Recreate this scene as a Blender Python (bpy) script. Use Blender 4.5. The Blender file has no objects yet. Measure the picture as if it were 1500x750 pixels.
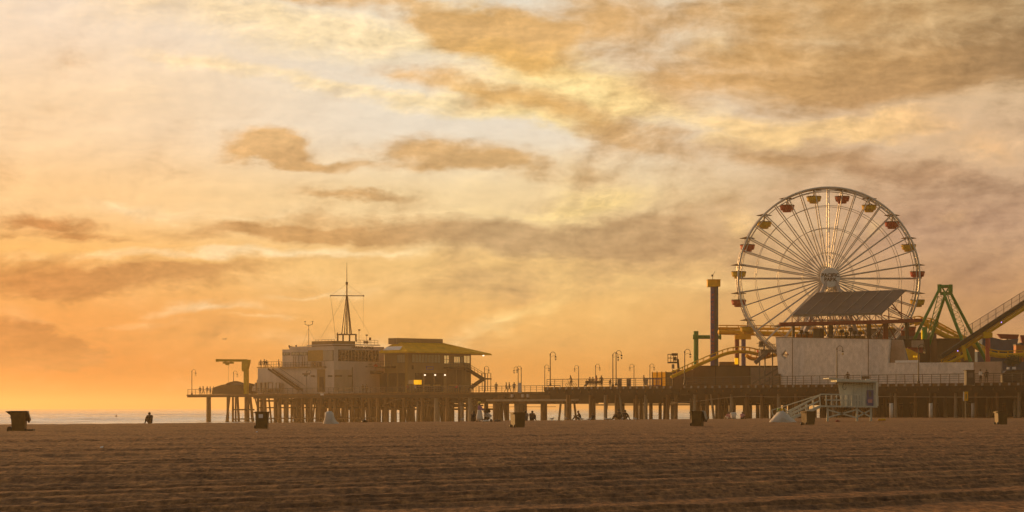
import bpy, bmesh, math, random
import numpy as np
from mathutils import Vector, Matrix, noise as mnoise
R = math.radians
random.seed(7)
sc = bpy.context.scene
COL = sc.collection

# ------------------------------------------------------------------ camera
H = 1.30                       # eye height above the sand
F = 3542.0                     # focal length in pixels of the 1500 px wide photograph
HZ = 598.0                     # row of the sea horizon
cam = bpy.data.cameras.new('camera'); cam_o = bpy.data.objects.new('camera', cam); COL.objects.link(cam_o)
cam.lens = 85.0; cam.sensor_width = 36.0; cam.shift_y = (HZ - 375.0) / 1500.0
cam.clip_start = 0.5; cam.clip_end = 90000
cam_o.location = (0, 0, H); cam_o.rotation_euler = (R(90), 0, 0)
sc.camera = cam_o

# ------------------------------------------------------------------ view and sampling
sc.view_settings.view_transform = 'Standard'; sc.view_settings.look = 'None'
sc.view_settings.exposure = 0.0; sc.view_settings.gamma = 1.0
sc.view_settings.use_curve_mapping = False
sc.cycles.max_bounces = 5; sc.cycles.diffuse_bounces = 2; sc.cycles.glossy_bounces = 3
sc.cycles.transmission_bounces = 3; sc.cycles.volume_bounces = 1
sc.cycles.use_denoising = True
sc.cycles.caustics_reflective = False; sc.cycles.caustics_refractive = False

# ------------------------------------------------------------------ colour helper
def lin(c):
    f = lambda v: v / 12.92 if v <= 0.04045 else ((v + 0.055) / 1.055) ** 2.4
    return tuple(f(v / 255.0) for v in c) + (1.0,)

# ------------------------------------------------------------------ world: evening sky with lit clouds
SUN_AZ, SUN_EL = -42.0, 7.0
SKY_GAIN = 1.0
w = bpy.data.worlds.new('World'); sc.world = w; w.use_nodes = True
NT = w.node_tree; NT.nodes.clear()
def N(t, **k):
    n = NT.nodes.new(t)
    for a, b in k.items(): setattr(n, a, b)
    return n
def L(a, b): NT.links.new(a, b)
def M(op, a, b=None, c=None, clamp=False):
    n = N('ShaderNodeMath', operation=op); n.use_clamp = clamp
    for i, v in enumerate((a, b, c)):
        if v is None: continue
        if isinstance(v, (int, float)): n.inputs[i].default_value = v
        else: L(v, n.inputs[i])
    return n.outputs[0]
def RAMP(v, stops, interp='EASE'):
    n = N('ShaderNodeValToRGB'); n.color_ramp.interpolation = interp
    e = n.color_ramp.elements
    e[0].position, e[0].color = stops[0][0], lin(stops[0][1])
    e[1].position, e[1].color = stops[-1][0], lin(stops[-1][1])
    for p, c in stops[1:-1]:
        x = e.new(p); x.color = lin(c)
    L(v, n.inputs[0]); return n.outputs[0]
def MIX(f, a, b, mode='MIX'):
    n = N('ShaderNodeMix', data_type='RGBA', blend_type=mode)
    for s, v in ((n.inputs[0], f), (n.inputs[6], a), (n.inputs[7], b)):
        if isinstance(v, (int, float)): s.default_value = v
        elif isinstance(v, tuple): s.default_value = v
        else: L(v, s)
    return n.outputs[2]
def SMOOTH(v, lo, hi, a=0.0, b=1.0):
    n = N('ShaderNodeMapRange', interpolation_type='SMOOTHSTEP')
    L(v, n.inputs[0]); n.inputs[1].default_value = lo; n.inputs[2].default_value = hi
    n.inputs[3].default_value = a; n.inputs[4].default_value = b
    return n.outputs[0]
tc = N('ShaderNodeTexCoord'); sep = N('ShaderNodeSeparateXYZ'); L(tc.outputs['Generated'], sep.inputs[0])
AZ = M('ARCTAN2', sep.outputs[0], sep.outputs[1]); EL = M('ARCSINE', sep.outputs[2])
S = M('MULTIPLY_ADD', AZ, F / 100, 7.5)             # azimuth on a scale where the frame runs 0..15
T = M('MULTIPLY_ADD', EL, -F / 100, HZ / 100)       # elevation, 5.98 at the horizon, 0 at ~9.7 degrees
def COMB(a, b, c=0.0):
    n = N('ShaderNodeCombineXYZ')
    for i, v in enumerate((a, b, c)):
        if isinstance(v, (int, float)): n.inputs[i].default_value = v
        else: L(v, n.inputs[i])
    return n.outputs[0]
def FBM(vec, scale, detail, rough, out=0, dist=0.0):
    n = N('ShaderNodeTexNoise'); n.noise_dimensions = '3D'
    L(vec, n.inputs['Vector']); n.inputs['Scale'].default_value = scale
    n.inputs['Detail'].default_value = detail; n.inputs['Roughness'].default_value = rough
    n.inputs['Distortion'].default_value = dist
    return n.outputs[out]
ST = COMB(M('MULTIPLY', S, 0.42), T, 3.7)
W1 = N('ShaderNodeSeparateXYZ'); L(FBM(ST, 0.8, 6.0, 0.58, 1), W1.inputs[0])
W2 = N('ShaderNodeSeparateXYZ'); L(FBM(ST, 3.0, 5.0, 0.6, 1), W2.inputs[0])
SX = M('ADD', M('MULTIPLY_ADD', W1.outputs[0], 2.4, -1.2), S)
SX = M('MULTIPLY_ADD', M('SUBTRACT', W2.outputs[0], 0.5), 0.8, SX)
TY = M('ADD', M('MULTIPLY_ADD', W1.outputs[1], 0.9, -0.45), T)
TY = M('MULTIPLY_ADD', M('SUBTRACT', W2.outputs[1], 0.5), 0.32, TY)
WP = COMB(SX, TY, 0.0)
def SUM(blobs, base=0.0):
    acc = base
    for (x, y, rx, ry, rot, wt) in blobs:
        m = N('ShaderNodeMapping', vector_type='TEXTURE'); L(WP, m.inputs[0])
        m.inputs['Location'].default_value = (x / 100, y / 100, 0)
        m.inputs['Rotation'].default_value = (0, 0, R(rot))
        m.inputs['Scale'].default_value = (rx / 100, ry / 100, 1)
        g = N('ShaderNodeTexGradient', gradient_type='SPHERICAL'); L(m.outputs[0], g.inputs[0])
        acc = M('MULTIPLY_ADD', g.outputs[1], wt, acc)
    return acc
# (x, y, radius x, radius y, tilt, weight) of the clouds
DARK = [
 (372,212,88,34,0,1.7),(420,222,80,26,10,1.3),(480,238,90,13,6,1.0),
 (660,232,150,36,5,1.2),(740,250,80,26,8,.6),(620,250,90,14,0,.5),
 (850,262,100,66,0,.95),(600,228,60,20,0,.3),
 (470,-2,280,22,1,1.0),(640,36,110,50,22,.8),(740,62,150,52,14,1.35),(860,58,160,60,0,.75),
 (600,112,170,22,6,.55),(700,134,150,34,8,.95),
 (860,175,170,34,16,.75),(940,225,150,34,18,.7),
 (1020,30,330,80,4,.75),(1330,40,340,110,0,.8),(1160,128,420,62,-2,1.15),(1330,138,260,52,-10,.7),(1490,70,180,150,0,.6),
 (1190,240,300,34,4,.9),(1380,258,160,40,0,.5),(1330,330,330,90,0,.55),(1470,420,220,180,0,.45),(1210,400,260,80,0,.35),
 (430,336,330,15,1,1.0),(700,340,380,34,2,1.25),(930,360,260,52,-3,1.0),(1000,330,170,50,0,.5),
 (40,320,130,20,4,1.2),(110,342,200,9,2,.8),
 (90,404,260,44,2,1.15),(230,412,220,34,-4,.8),(340,388,180,18,-6,.6),(60,436,150,18,0,.5),
 (40,505,95,44,14,2.8),(100,524,70,18,8,1.8),
 (620,410,380,46,0,.45),(545,286,90,9,4,.8),(880,425,300,50,0,.4),(260,500,300,34,0,.3),(620,500,300,30,0,.25),
]
LITE = [
 (520,52,300,56,5,1.2),(830,118,230,60,10,1.25),(230,30,240,40,0,.5),(990,185,180,44,10,.8),(700,20,150,24,10,.6),
 (290,92,130,12,6,.6),(430,118,200,14,8,.8),(600,150,220,20,8,.8),(780,170,180,30,14,.8),
 (1230,200,210,26,-7,1.2),(1130,190,120,22,0,.6),(1420,215,160,30,0,.7),(1300,90,160,26,-8,.5),(1080,84,180,26,0,.5),
 (420,366,520,14,-1,.9),(210,305,150,12,6,.7),(650,306,260,16,0,.5),(900,300,150,34,-6,.8),(420,314,120,9,-4,.6),
 (280,456,90,14,-4,.9),(150,478,160,8,3,.35),(730,470,110,26,-24,.6),(1108,330,46,34,-40,.9),(1380,330,50,20,0,.6),
 (560,500,300,22,0,.5),(1268,345,36,26,60,.8),(440,428,130,8,-6,.45),(1010,420,160,20,0,.5),(340,470,90,6,-4,.4),
]
PX = M('MULTIPLY_ADD', M('SUBTRACT', W1.outputs[0], 0.5), 0.9, S); PY = M('MULTIPLY_ADD', M('SUBTRACT', W1.outputs[1], 0.5), 0.4, T)
TEXA = FBM(COMB(M('MULTIPLY', PX, 0.55), PY, 1.3), 1.25, 9.0, 0.60)
TEXB = FBM(COMB(M('MULTIPLY', PX, 0.42), PY, 7.7), 4.2, 8.0, 0.62)
TEX = M('MULTIPLY_ADD', M('SUBTRACT', TEXB, 0.5), 0.26, TEXA)
TEX2 = FBM(COMB(M('MULTIPLY_ADD', PX, 0.55, -0.07), M('ADD', PY, -0.09), 1.3), 1.25, 9.0, 0.60)
TEXB2 = FBM(COMB(M('MULTIPLY_ADD', PX, 0.42, -0.025), M('ADD', PY, -0.035), 7.7), 4.2, 8.0, 0.62)
EMB = M('ADD', M('SUBTRACT', TEX2, TEXA), M('MULTIPLY', M('SUBTRACT', TEXB2, TEXB), 0.3))
FINE = FBM(COMB(M('MULTIPLY', S, 0.35), T, 9.0), 4.5, 6.0, 0.6)
D = SUM(DARK); B = SUM(LITE)
Dm = M('MULTIPLY_ADD', M('SUBTRACT', TEX, 0.5), 1.7, D)
Bm = M('MULTIPLY_ADD', M('SUBTRACT', TEX, 0.5), -1.5, B)
DF = SMOOTH(Dm, 0.0, 1.02); BF = SMOOTH(Bm, 0.0, 1.05)
t01 = M('DIVIDE', T, 6.0, clamp=True)
SKL = RAMP(t01, [(0,(245,223,198)),(.30,(249,215,172)),(.5,(251,205,146)),(.62,(250,190,112)),(.8,(236,158,84)),(.93,(204,118,54)),(1,(176,92,40))])
SKM = RAMP(t01, [(0,(232,222,202)),(.30,(236,224,202)),(.5,(244,216,164)),(.66,(242,200,130)),(.8,(238,184,108)),(.93,(222,152,72)),(1,(198,124,50))])
SKR = RAMP(t01, [(0,(222,196,150)),(.35,(222,188,150)),(.55,(204,166,132)),(.75,(198,150,104)),(.93,(190,136,82)),(1,(178,126,76))])
mLM = SMOOTH(S, 0.5, 6.5); mMR = SMOOTH(SX, 8.5, 13.5)
BASE = MIX(mMR, MIX(mLM, SKL, SKM), SKR)
s01 = M('DIVIDE', S, 15.0, clamp=True)
BCOL = RAMP(s01, [(0,(255,218,168)),(.35,(255,229,178)),(.55,(255,224,148)),(.75,(250,208,140)),(1,(236,186,132))])
DTOP = RAMP(s01, [(0,(224,168,100)),(.3,(226,178,112)),(.5,(220,166,86)),(.7,(206,154,84)),(.88,(180,136,84)),(1,(148,112,72))])
DLOW = RAMP(s01, [(0,(184,118,66)),(.3,(192,144,90)),(.5,(174,144,106)),(.7,(184,148,108)),(.85,(172,136,110)),(1,(152,118,100))])
DCOL = MIX(SMOOTH(T, 1.2, 3.6), DTOP, DLOW)
sky = MIX(M('MULTIPLY', BF, 0.85), BASE, BCOL)
sky = MIX(M('MULTIPLY', DF, 0.84), sky, DCOL)
amp = M('MULTIPLY_ADD', M('MAXIMUM', DF, BF), 0.9, 0.34)
gain = M('MULTIPLY_ADD', M('MULTIPLY', EMB, amp), 1.5, 1.0)
gain = M('MULTIPLY_ADD', M('MULTIPLY', M('SUBTRACT', FINE, 0.5), amp), 0.2, gain)
gn = N('ShaderNodeVectorMath', operation='SCALE'); L(sky, gn.inputs[0]); L(gain, gn.inputs['Scale'])
# the rest of the dome: the clear Nishita sky, into which the western sunset fades
nis = N('ShaderNodeTexSky'); nis.sky_type = 'NISHITA'; nis.sun_disc = False
nis.sun_elevation = R(SUN_EL); nis.sun_rotation = R(SUN_AZ); nis.dust_density = 3.0; nis.air_density = 1.5
nsc = N('ShaderNodeVectorMath', operation='SCALE'); L(nis.outputs[0], nsc.inputs[0]); nsc.inputs['Scale'].default_value = 0.15
wE = SMOOTH(EL, R(13), R(58)); wA = SMOOTH(M('ABSOLUTE', M('ADD', AZ, R(18))), R(38), R(115))
wf = M('MAXIMUM', wE, wA)
ntc = MIX(1.0, nsc.outputs[0], (1.0, .86, .74, 1), 'MULTIPLY')
fin = MIX(wf, gn.outputs[0], ntc)
bg = N('ShaderNodeBackground'); L(fin, bg.inputs[0]); bg.inputs[1].default_value = SKY_GAIN
ow = N('ShaderNodeOutputWorld'); L(bg.outputs[0], ow.inputs[0])

# ------------------------------------------------------------------ sun
sl = bpy.data.lights.new('sun', 'SUN'); sl.energy = 3.8; sl.angle = R(0.6); sl.color = (1.0, 0.52, 0.16)
so = bpy.data.objects.new('sun', sl); COL.objects.link(so)
sd = Vector((math.sin(R(SUN_AZ)) * math.cos(R(SUN_EL)), math.cos(R(SUN_AZ)) * math.cos(R(SUN_EL)), math.sin(R(SUN_EL))))
so.rotation_euler = sd.to_track_quat('Z', 'Y').to_euler(); so.location = (-60, 60, 60)

# ------------------------------------------------------------------ materials
def mat(name, col, rough=0.7, metal=0.0, var=0.15, scale=3.0, bump=0.0, spec=0.3, emit=None, streak=None, col2=None, alpha=None):
    """weathered surface: base colour broken up by noise, streaks of dirt and a little relief"""
    m = bpy.data.materials.new(name); m.use_nodes = True
    nt = m.node_tree; b = nt.nodes['Principled BSDF']
    c = lin(col); b.inputs['Roughness'].default_value = rough; b.inputs['Metallic'].default_value = metal
    b.inputs['Specular IOR Level'].default_value = spec
    g = nt.nodes.new('ShaderNodeNewGeometry')
    mp = nt.nodes.new('ShaderNodeMapping'); nt.links.new(g.outputs['Position'], mp.inputs[0])
    mp.inputs['Scale'].default_value = streak or (1, 1, 1)
    n = nt.nodes.new('ShaderNodeTexNoise'); nt.links.new(mp.outputs[0], n.inputs['Vector'])
    n.inputs['Scale'].default_value = scale; n.inputs['Detail'].default_value = 6; n.inputs['Roughness'].default_value = 0.65
    r = nt.nodes.new('ShaderNodeValToRGB'); e = r.color_ramp.elements
    lo = lin(col2) if col2 else tuple(v * (1 - 2.2 * var) for v in c[:3]) + (1,)
    e[0].position = 0.32; e[0].color = lo; e[1].position = 0.66; e[1].color = tuple(min(1, v * (1 + var)) for v in c[:3]) + (1,)
    nt.links.new(n.outputs[0], r.inputs[0]); nt.links.new(r.outputs[0], b.inputs['Base Color'])
    if bump:
        bp = nt.nodes.new('ShaderNodeBump'); bp.inputs['Strength'].default_value = bump; bp.inputs['Distance'].default_value = 0.05
        nt.links.new(n.outputs[0], bp.inputs['Height']); nt.links.new(bp.outputs[0], b.inputs['Normal'])
    if emit:
        b.inputs['Emission Color'].default_value = lin(emit[0]); b.inputs['Emission Strength'].default_value = emit[1]
    return m
# ------------------------------------------------------------------ the beach
def px(x, y, d):                      # a point seen at (x, y) of the photograph when it stands d metres away
    return Vector(((x - 750) * d / F, d, H + (HZ - y) * d / F))
def vnoise(x, y, seed):               # smooth value noise
    xi = np.floor(x); yi = np.floor(y); fx = x - xi; fy = y - yi
    fx = fx * fx * (3 - 2 * fx); fy = fy * fy * (3 - 2 * fy)
    def h(a, b):
        v = np.sin(a * 127.1 + b * 311.7 + seed * 74.7) * 43758.5453
        return v - np.floor(v)
    return (h(xi, yi) * (1 - fx) + h(xi + 1, yi) * fx) * (1 - fy) + (h(xi, yi + 1) * (1 - fx) + h(xi + 1, yi + 1) * fx) * fy - 0.5
CREST = [(-150, -60), (-41, 196), (-10, 230), (8, 271), (55, 354), (120, 430), (400, 700)]
def crest_dist(x, y):                 # signed distance to the berm crest, + on the sea side
    best = np.full(x.shape, 1e9); sgn = np.ones(x.shape)
    for (a, b), (c, d) in zip(CREST[:-1], CREST[1:]):
        ex, ey = c - a, d - b; ll = ex * ex + ey * ey
        t = np.clip(((x - a) * ex + (y - b) * ey) / ll, 0, 1)
        dx, dy = x - (a + t * ex), y - (b + t * ey); dd = np.hypot(dx, dy)
        cr = ex * (y - b) - ey * (x - a)
        m = dd < best; best = np.where(m, dd, best); sgn = np.where(m, np.sign(cr), sgn)
    return best * sgn
SEA = -1.6
def sand_height(x, y):
    d = crest_dist(x, y)
    p = x * .72 + y * .69; q = -x * .69 + y * .72
    z = 0.05 * vnoise(x / 14, y / 14, 1) + 0.012 * vnoise(x / 4, y / 4, 2)
    z += 0.014 * vnoise(x / .9, y / .9, 3) + 0.016 * vnoise(x / .3, y / .4, 4) + .018 * vnoise(x / .13, y / .2, 14) + .014 * np.clip(vnoise(x / .22, y / .5, 16), -.5, -.1)
    z += 0.008 * vnoise(p / 5, q / .42, 5) + 0.012 * vnoise(p / 12, q / 1.3, 6)          # groomed furrows
    wob = 0.5 * vnoise(p / 18, q * 0, 7) + .25 * vnoise(p / 5, q * 0, 8)
    for c, wd, dp, tr in ((30.0, .42, .14, .50), (32.0, .42, .14, .50), (24.0, .3, .10, .42), (25.9, .3, .10, .42), (37.3, .45, .15, .42), (39.6, .45, .15, .42), (27.8, .5, .05, .7),
                          (46.0, .5, .13, .46), (48.3, .5, .13, .46), (60, .6, .14, .6), (62.6, .6, .12, .6), (20.6, .26, .10, .4), (79, .7, .14, .8), (82, .7, .12, .8), (35, .7, .06, .9), (43, .8, .07, .9), (54, .9, .08, 1), (70, 1, .1, 1), (96, 1.4, .13, 1), (112, 1.6, .14, 1), (135, 2, .15, 1)):
        g = np.exp(-((q + wob - c) / wd) ** 2)
        z += -.8 * dp * g + (.085 if tr < .65 else .03) * g * np.sin(p * 6.283 / tr + 3 * vnoise(p / 2, q, 9)) * (.5 + vnoise(p / 3, q, 19 + c)) + .05 * np.exp(-((np.abs(q + wob - c) - wd * 1.9) / (.5 * wd)) ** 2)
    for c in (27.5, 34.5, 42.5, 53):                                                    # lines of footprints
        g = np.exp(-((q + wob * 2 - c) / .35) ** 2)
        z += .08 * g * np.clip(vnoise(p / .35, q / .35, 10), -.5, .3)
    sea = np.clip(d / 30.0, 0, 1)
    z = z * (1 - .8 * sea) - 2.6 * sea ** 1.3 - np.clip((d - 30) / 400, 0, 1) * 5
    return z
def fan(D, U):
    Y, Uu = np.meshgrid(D, U, indexing='ij'); return Y * Uu, Y
def grid_mesh(name, X, Y, Z):
    r, c = X.shape
    co = np.stack([X, Y, Z], -1).reshape(-1, 3).astype(np.float32)
    i = np.arange((r - 1) * (c - 1)); a = (i // (c - 1)) * c + i % (c - 1)
    q = np.stack([a, a + 1, a + c + 1, a + c], -1).astype(np.int32)
    me = bpy.data.meshes.new(name); me.vertices.add(len(co)); me.vertices.foreach_set('co', co.ravel())
    me.loops.add(q.size); me.loops.foreach_set('vertex_index', q.ravel())
    me.polygons.add(len(q)); me.polygons.foreach_set('loop_start', np.arange(0, q.size, 4, dtype=np.int32))
    me.update(calc_edges=True); me.validate()
    me.polygons.foreach_set('use_smooth', np.ones(len(q), dtype=bool))
    return me
D = np.concatenate([[2, 8, 14, 19], F * H / np.linspace(210, 11.5, 560), np.geomspace(420, 1500, 20)])
U = np.concatenate([np.linspace(-1.2, -.26, 60)[:-1], np.linspace(-.26, .26, 1080), np.linspace(.26, 1.2, 60)[1:]])
X, Y = fan(D, U); Z = sand_height(X, Y)
sand = bpy.data.objects.new('sand', grid_mesh('sand', X, Y, Z)); COL.objects.link(sand); sand['kind'] = 'structure'
m = bpy.data.materials.new('sand'); m.use_nodes = True; nt = m.node_tree; b = nt.nodes['Principled BSDF']
def nd(t, **k):
    n = nt.nodes.new(t)
    for a, v in k.items(): setattr(n, a, v)
    return n
def noise_of(sc_, det, scl=(1, 1, 1), rot=0):
    g = nd('ShaderNodeNewGeometry'); mp = nd('ShaderNodeMapping'); nt.links.new(g.outputs['Position'], mp.inputs[0])
    mp.inputs['Scale'].default_value = scl; mp.inputs['Rotation'].default_value = (0, 0, rot)
    n = nd('ShaderNodeTexNoise'); nt.links.new(mp.outputs[0], n.inputs['Vector'])
    n.inputs['Scale'].default_value = sc_; n.inputs['Detail'].default_value = det; n.inputs['Roughness'].default_value = .68
    return n.outputs[0]
def ramp_of(v, st):
    r = nd('ShaderNodeValToRGB'); e = r.color_ramp.elements
    e[0].position, e[0].color = st[0]; e[1].position, e[1].color = st[-1]
    for p_, c_ in st[1:-1]:
        x_ = e.new(p_); x_.color = c_
    nt.links.new(v, r.inputs[0]); return r.outputs[0]
n1 = noise_of(.9, 10); n2 = noise_of(.12, 6, (1, 3.5, 1), R(-44)); n3 = noise_of(7, 6); n5 = noise_of(3.2, 8, (1, .6, 1)); n6 = noise_of(.5, 5, (.35, 2.2, 1), R(-44))
c1 = ramp_of(n1, [(.28, (.19, .090, .038, 1)), (.72, (.34, .170, .072, 1))])
c2 = ramp_of(n2, [(.3, (.66, .64, .62, 1)), (.7, (1.12, 1.1, 1.06, 1))])
mx = nd('ShaderNodeMix', data_type='RGBA', blend_type='MULTIPLY'); mx.inputs[0].default_value = 1
nt.links.new(c1, mx.inputs[6]); nt.links.new(c2, mx.inputs[7])
c3 = ramp_of(n5, [(.34, (.55, .5, .46, 1)), (.5, (1, 1, 1, 1)), (.66, (1.45, 1.42, 1.35, 1))]); c4 = ramp_of(n6, [(.36, (.72, .7, .68, 1)), (.6, (1.08, 1.08, 1.06, 1))])  # dark and bright grain also paints in shaded pits
m2 = nd('ShaderNodeMix', data_type='RGBA', blend_type='MULTIPLY'); m2.inputs[0].default_value = 1; m3 = nd('ShaderNodeMix', data_type='RGBA', blend_type='MULTIPLY'); m3.inputs[0].default_value = 1
nt.links.new(mx.outputs[2], m2.inputs[6]); nt.links.new(c3, m2.inputs[7]); nt.links.new(m2.outputs[2], m3.inputs[6]); nt.links.new(c4, m3.inputs[7]); n8 = noise_of(11, 4, (1, .13, 1)); c5 = ramp_of(n8, [(.36, (.58, .54, .5, 1)), (.5, (1, 1, 1, 1)), (.64, (1.5, 1.47, 1.4, 1))])  # stretched specks paint in light and shade of small bumps
m4 = nd('ShaderNodeMix', data_type='RGBA', blend_type='MULTIPLY'); m4.inputs[0].default_value = 1; nt.links.new(m3.outputs[2], m4.inputs[6]); nt.links.new(c5, m4.inputs[7]); nt.links.new(m4.outputs[2], b.inputs['Base Color'])
b.inputs['Roughness'].default_value = .92; b.inputs['Specular IOR Level'].default_value = .15
ad = nd('ShaderNodeMath', operation='MULTIPLY_ADD'); nt.links.new(n1, ad.inputs[0]); ad.inputs[1].default_value = 1.6; nt.links.new(n3, ad.inputs[2])
bp = nd('ShaderNodeBump'); bp.inputs['Strength'].default_value = .9; bp.inputs['Distance'].default_value = .05
nt.links.new(ad.outputs[0], bp.inputs['Height']); nt.links.new(bp.outputs[0], b.inputs['Normal'])
sand.data.materials.append(m)

# ------------------------------------------------------------------ the sea, to the horizon
D = np.concatenate([F * (H - SEA) / np.linspace(60, 1.0, 420), [11500, 13000]])
U = np.concatenate([np.linspace(-1.6, -.27, 40)[:-1], np.linspace(-.27, .27, 620), np.linspace(.27, 1.6, 40)[1:]])
X, Y = fan(D, U)
dc = crest_dist(X, Y)
fade = np.clip(1.2 - Y / 2500, 0.1, 1)
Z = SEA + fade * (.30 * vnoise(X / 9, Y / 16, 21) + .22 * vnoise(X / 3.2, Y / 6, 22) + .12 * vnoise(X / 1.2, Y / 2.5, 24))
ph = dc + 9 * vnoise(X / 60, Y / 60, 23) + 4 * vnoise(X / 20, Y / 20, 26)
for c0, hh, ww in ((235, .75, 4.5), (320, .6, 6), (430, .5, 8), (620, .6, 12)):      # swells lining up with the shore
    Z += hh * np.exp(-((ph - c0) / ww) ** 2) * np.clip(.75 + 1.2 * vnoise(X / 70, Y / 70, 25 + c0), 0, 1)
FO = np.zeros_like(Z)
for c0, ww in ((205, 5), (247, 7), (334, 9), (446, 12), (640, 22)):
    FO += np.exp(-((ph - c0) / ww) ** 2) * np.clip(.35 + 2.2 * vnoise(X / 45, Y / 60, 31 + c0) + .8 * vnoise(X / 9, Y / 15, 33 + c0), 0, 1)
Z = np.where(dc < 20, SEA - .4, Z)
sme = grid_mesh('sea', X, Y, Z); at_ = sme.attributes.new('foam', 'FLOAT', 'POINT'); at_.data.foreach_set('value', np.clip(FO, 0, 1).astype(np.float32).ravel())
sea = bpy.data.objects.new('sea', sme); COL.objects.link(sea); sea['kind'] = 'structure'
m = bpy.data.materials.new('sea_water'); m.use_nodes = True; nt = m.node_tree; b = nt.nodes['Principled BSDF']
b.inputs['Base Color'].default_value = (.06, .055, .05, 1); b.inputs['Roughness'].default_value = .22; b.inputs['IOR'].default_value = 1.8
b.inputs['Specular IOR Level'].default_value = 1.0
n1 = noise_of(.35, 8, (.45, 1, 1)); n2 = noise_of(.05, 5, (.25, 1, 1))
ad = nd('ShaderNodeMath', operation='MULTIPLY_ADD'); nt.links.new(n2, ad.inputs[0]); ad.inputs[1].default_value = 3; nt.links.new(n1, ad.inputs[2])
bp = nd('ShaderNodeBump'); bp.inputs['Strength'].default_value = .6; bp.inputs['Distance'].default_value = .14
nt.links.new(ad.outputs[0], bp.inputs['Height']); nt.links.new(bp.outputs[0], b.inputs['Normal'])
# foam where the swell breaks; colour streaks also paint in glints and dark swell faces
n4 = noise_of(1, 8, (.045, .016, 1)); fo = ramp_of(n4, [(.40, (.05, .045, .04, 1)), (.50, (.34, .30, .25, 1)), (.60, (.95, .9, .8, 1))])
fa = nd('ShaderNodeAttribute', attribute_name='foam'); fm = nd('ShaderNodeMix', data_type='RGBA'); nt.links.new(fa.outputs['Fac'], fm.inputs[0]); nt.links.new(fo, fm.inputs[6]); fm.inputs[7].default_value = (.95, .93, .9, 1)
nt.links.new(fm.outputs[2], b.inputs['Base Color']); ra_ = nd('ShaderNodeMapRange'); nt.links.new(fa.outputs['Fac'], ra_.inputs[0]); ra_.inputs[3].default_value = .2; ra_.inputs[4].default_value = .9; nt.links.new(ra_.outputs[0], b.inputs['Roughness'])
mr = nd('ShaderNodeMapRange'); n7 = noise_of(1, 7, (.03, .021, 1)); nt.links.new(n7, mr.inputs[0]); mr.inputs[1].default_value = .38; mr.inputs[2].default_value = .60; mr.inputs[3].default_value = 1.12; mr.inputs[4].default_value = 2.5  # patchy IOR paints in bright reflections and darker wave faces
nt.links.new(mr.outputs[0], b.inputs['IOR'])
sea.data.materials.append(m)

# ------------------------------------------------------------------ sea spray in the air
def box_mesh(name, lo, hi):
    me = bpy.data.meshes.new(name); bm = bmesh.new()
    bmesh.ops.create_cube(bm, size=1)
    for v in bm.verts: v.co = Vector([lo[i] + (v.co[i] + .5) * (hi[i] - lo[i]) for i in range(3)])
    bm.to_mesh(me); bm.free(); return me
hz = bpy.data.objects.new('haze', box_mesh('haze', (-24000, -300, -12), (24000, 14500, 37.5))); COL.objects.link(hz)
hz['kind'] = 'stuff'; hz['label'] = 'golden sea haze hanging over the beach and the pier'
m = bpy.data.materials.new('haze'); m.use_nodes = True; nt = m.node_tree; nt.nodes.clear()
pv = nt.nodes.new('ShaderNodeVolumePrincipled'); om = nt.nodes.new('ShaderNodeOutputMaterial')
pv.inputs['Color'].default_value = (.94, .70, .39, 1); pv.inputs['Density'].default_value = 0.00029; pv.inputs['Anisotropy'].default_value = .62
nt.links.new(pv.outputs[0], om.inputs['Volume'])
hz.data.materials.append(m)
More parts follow.
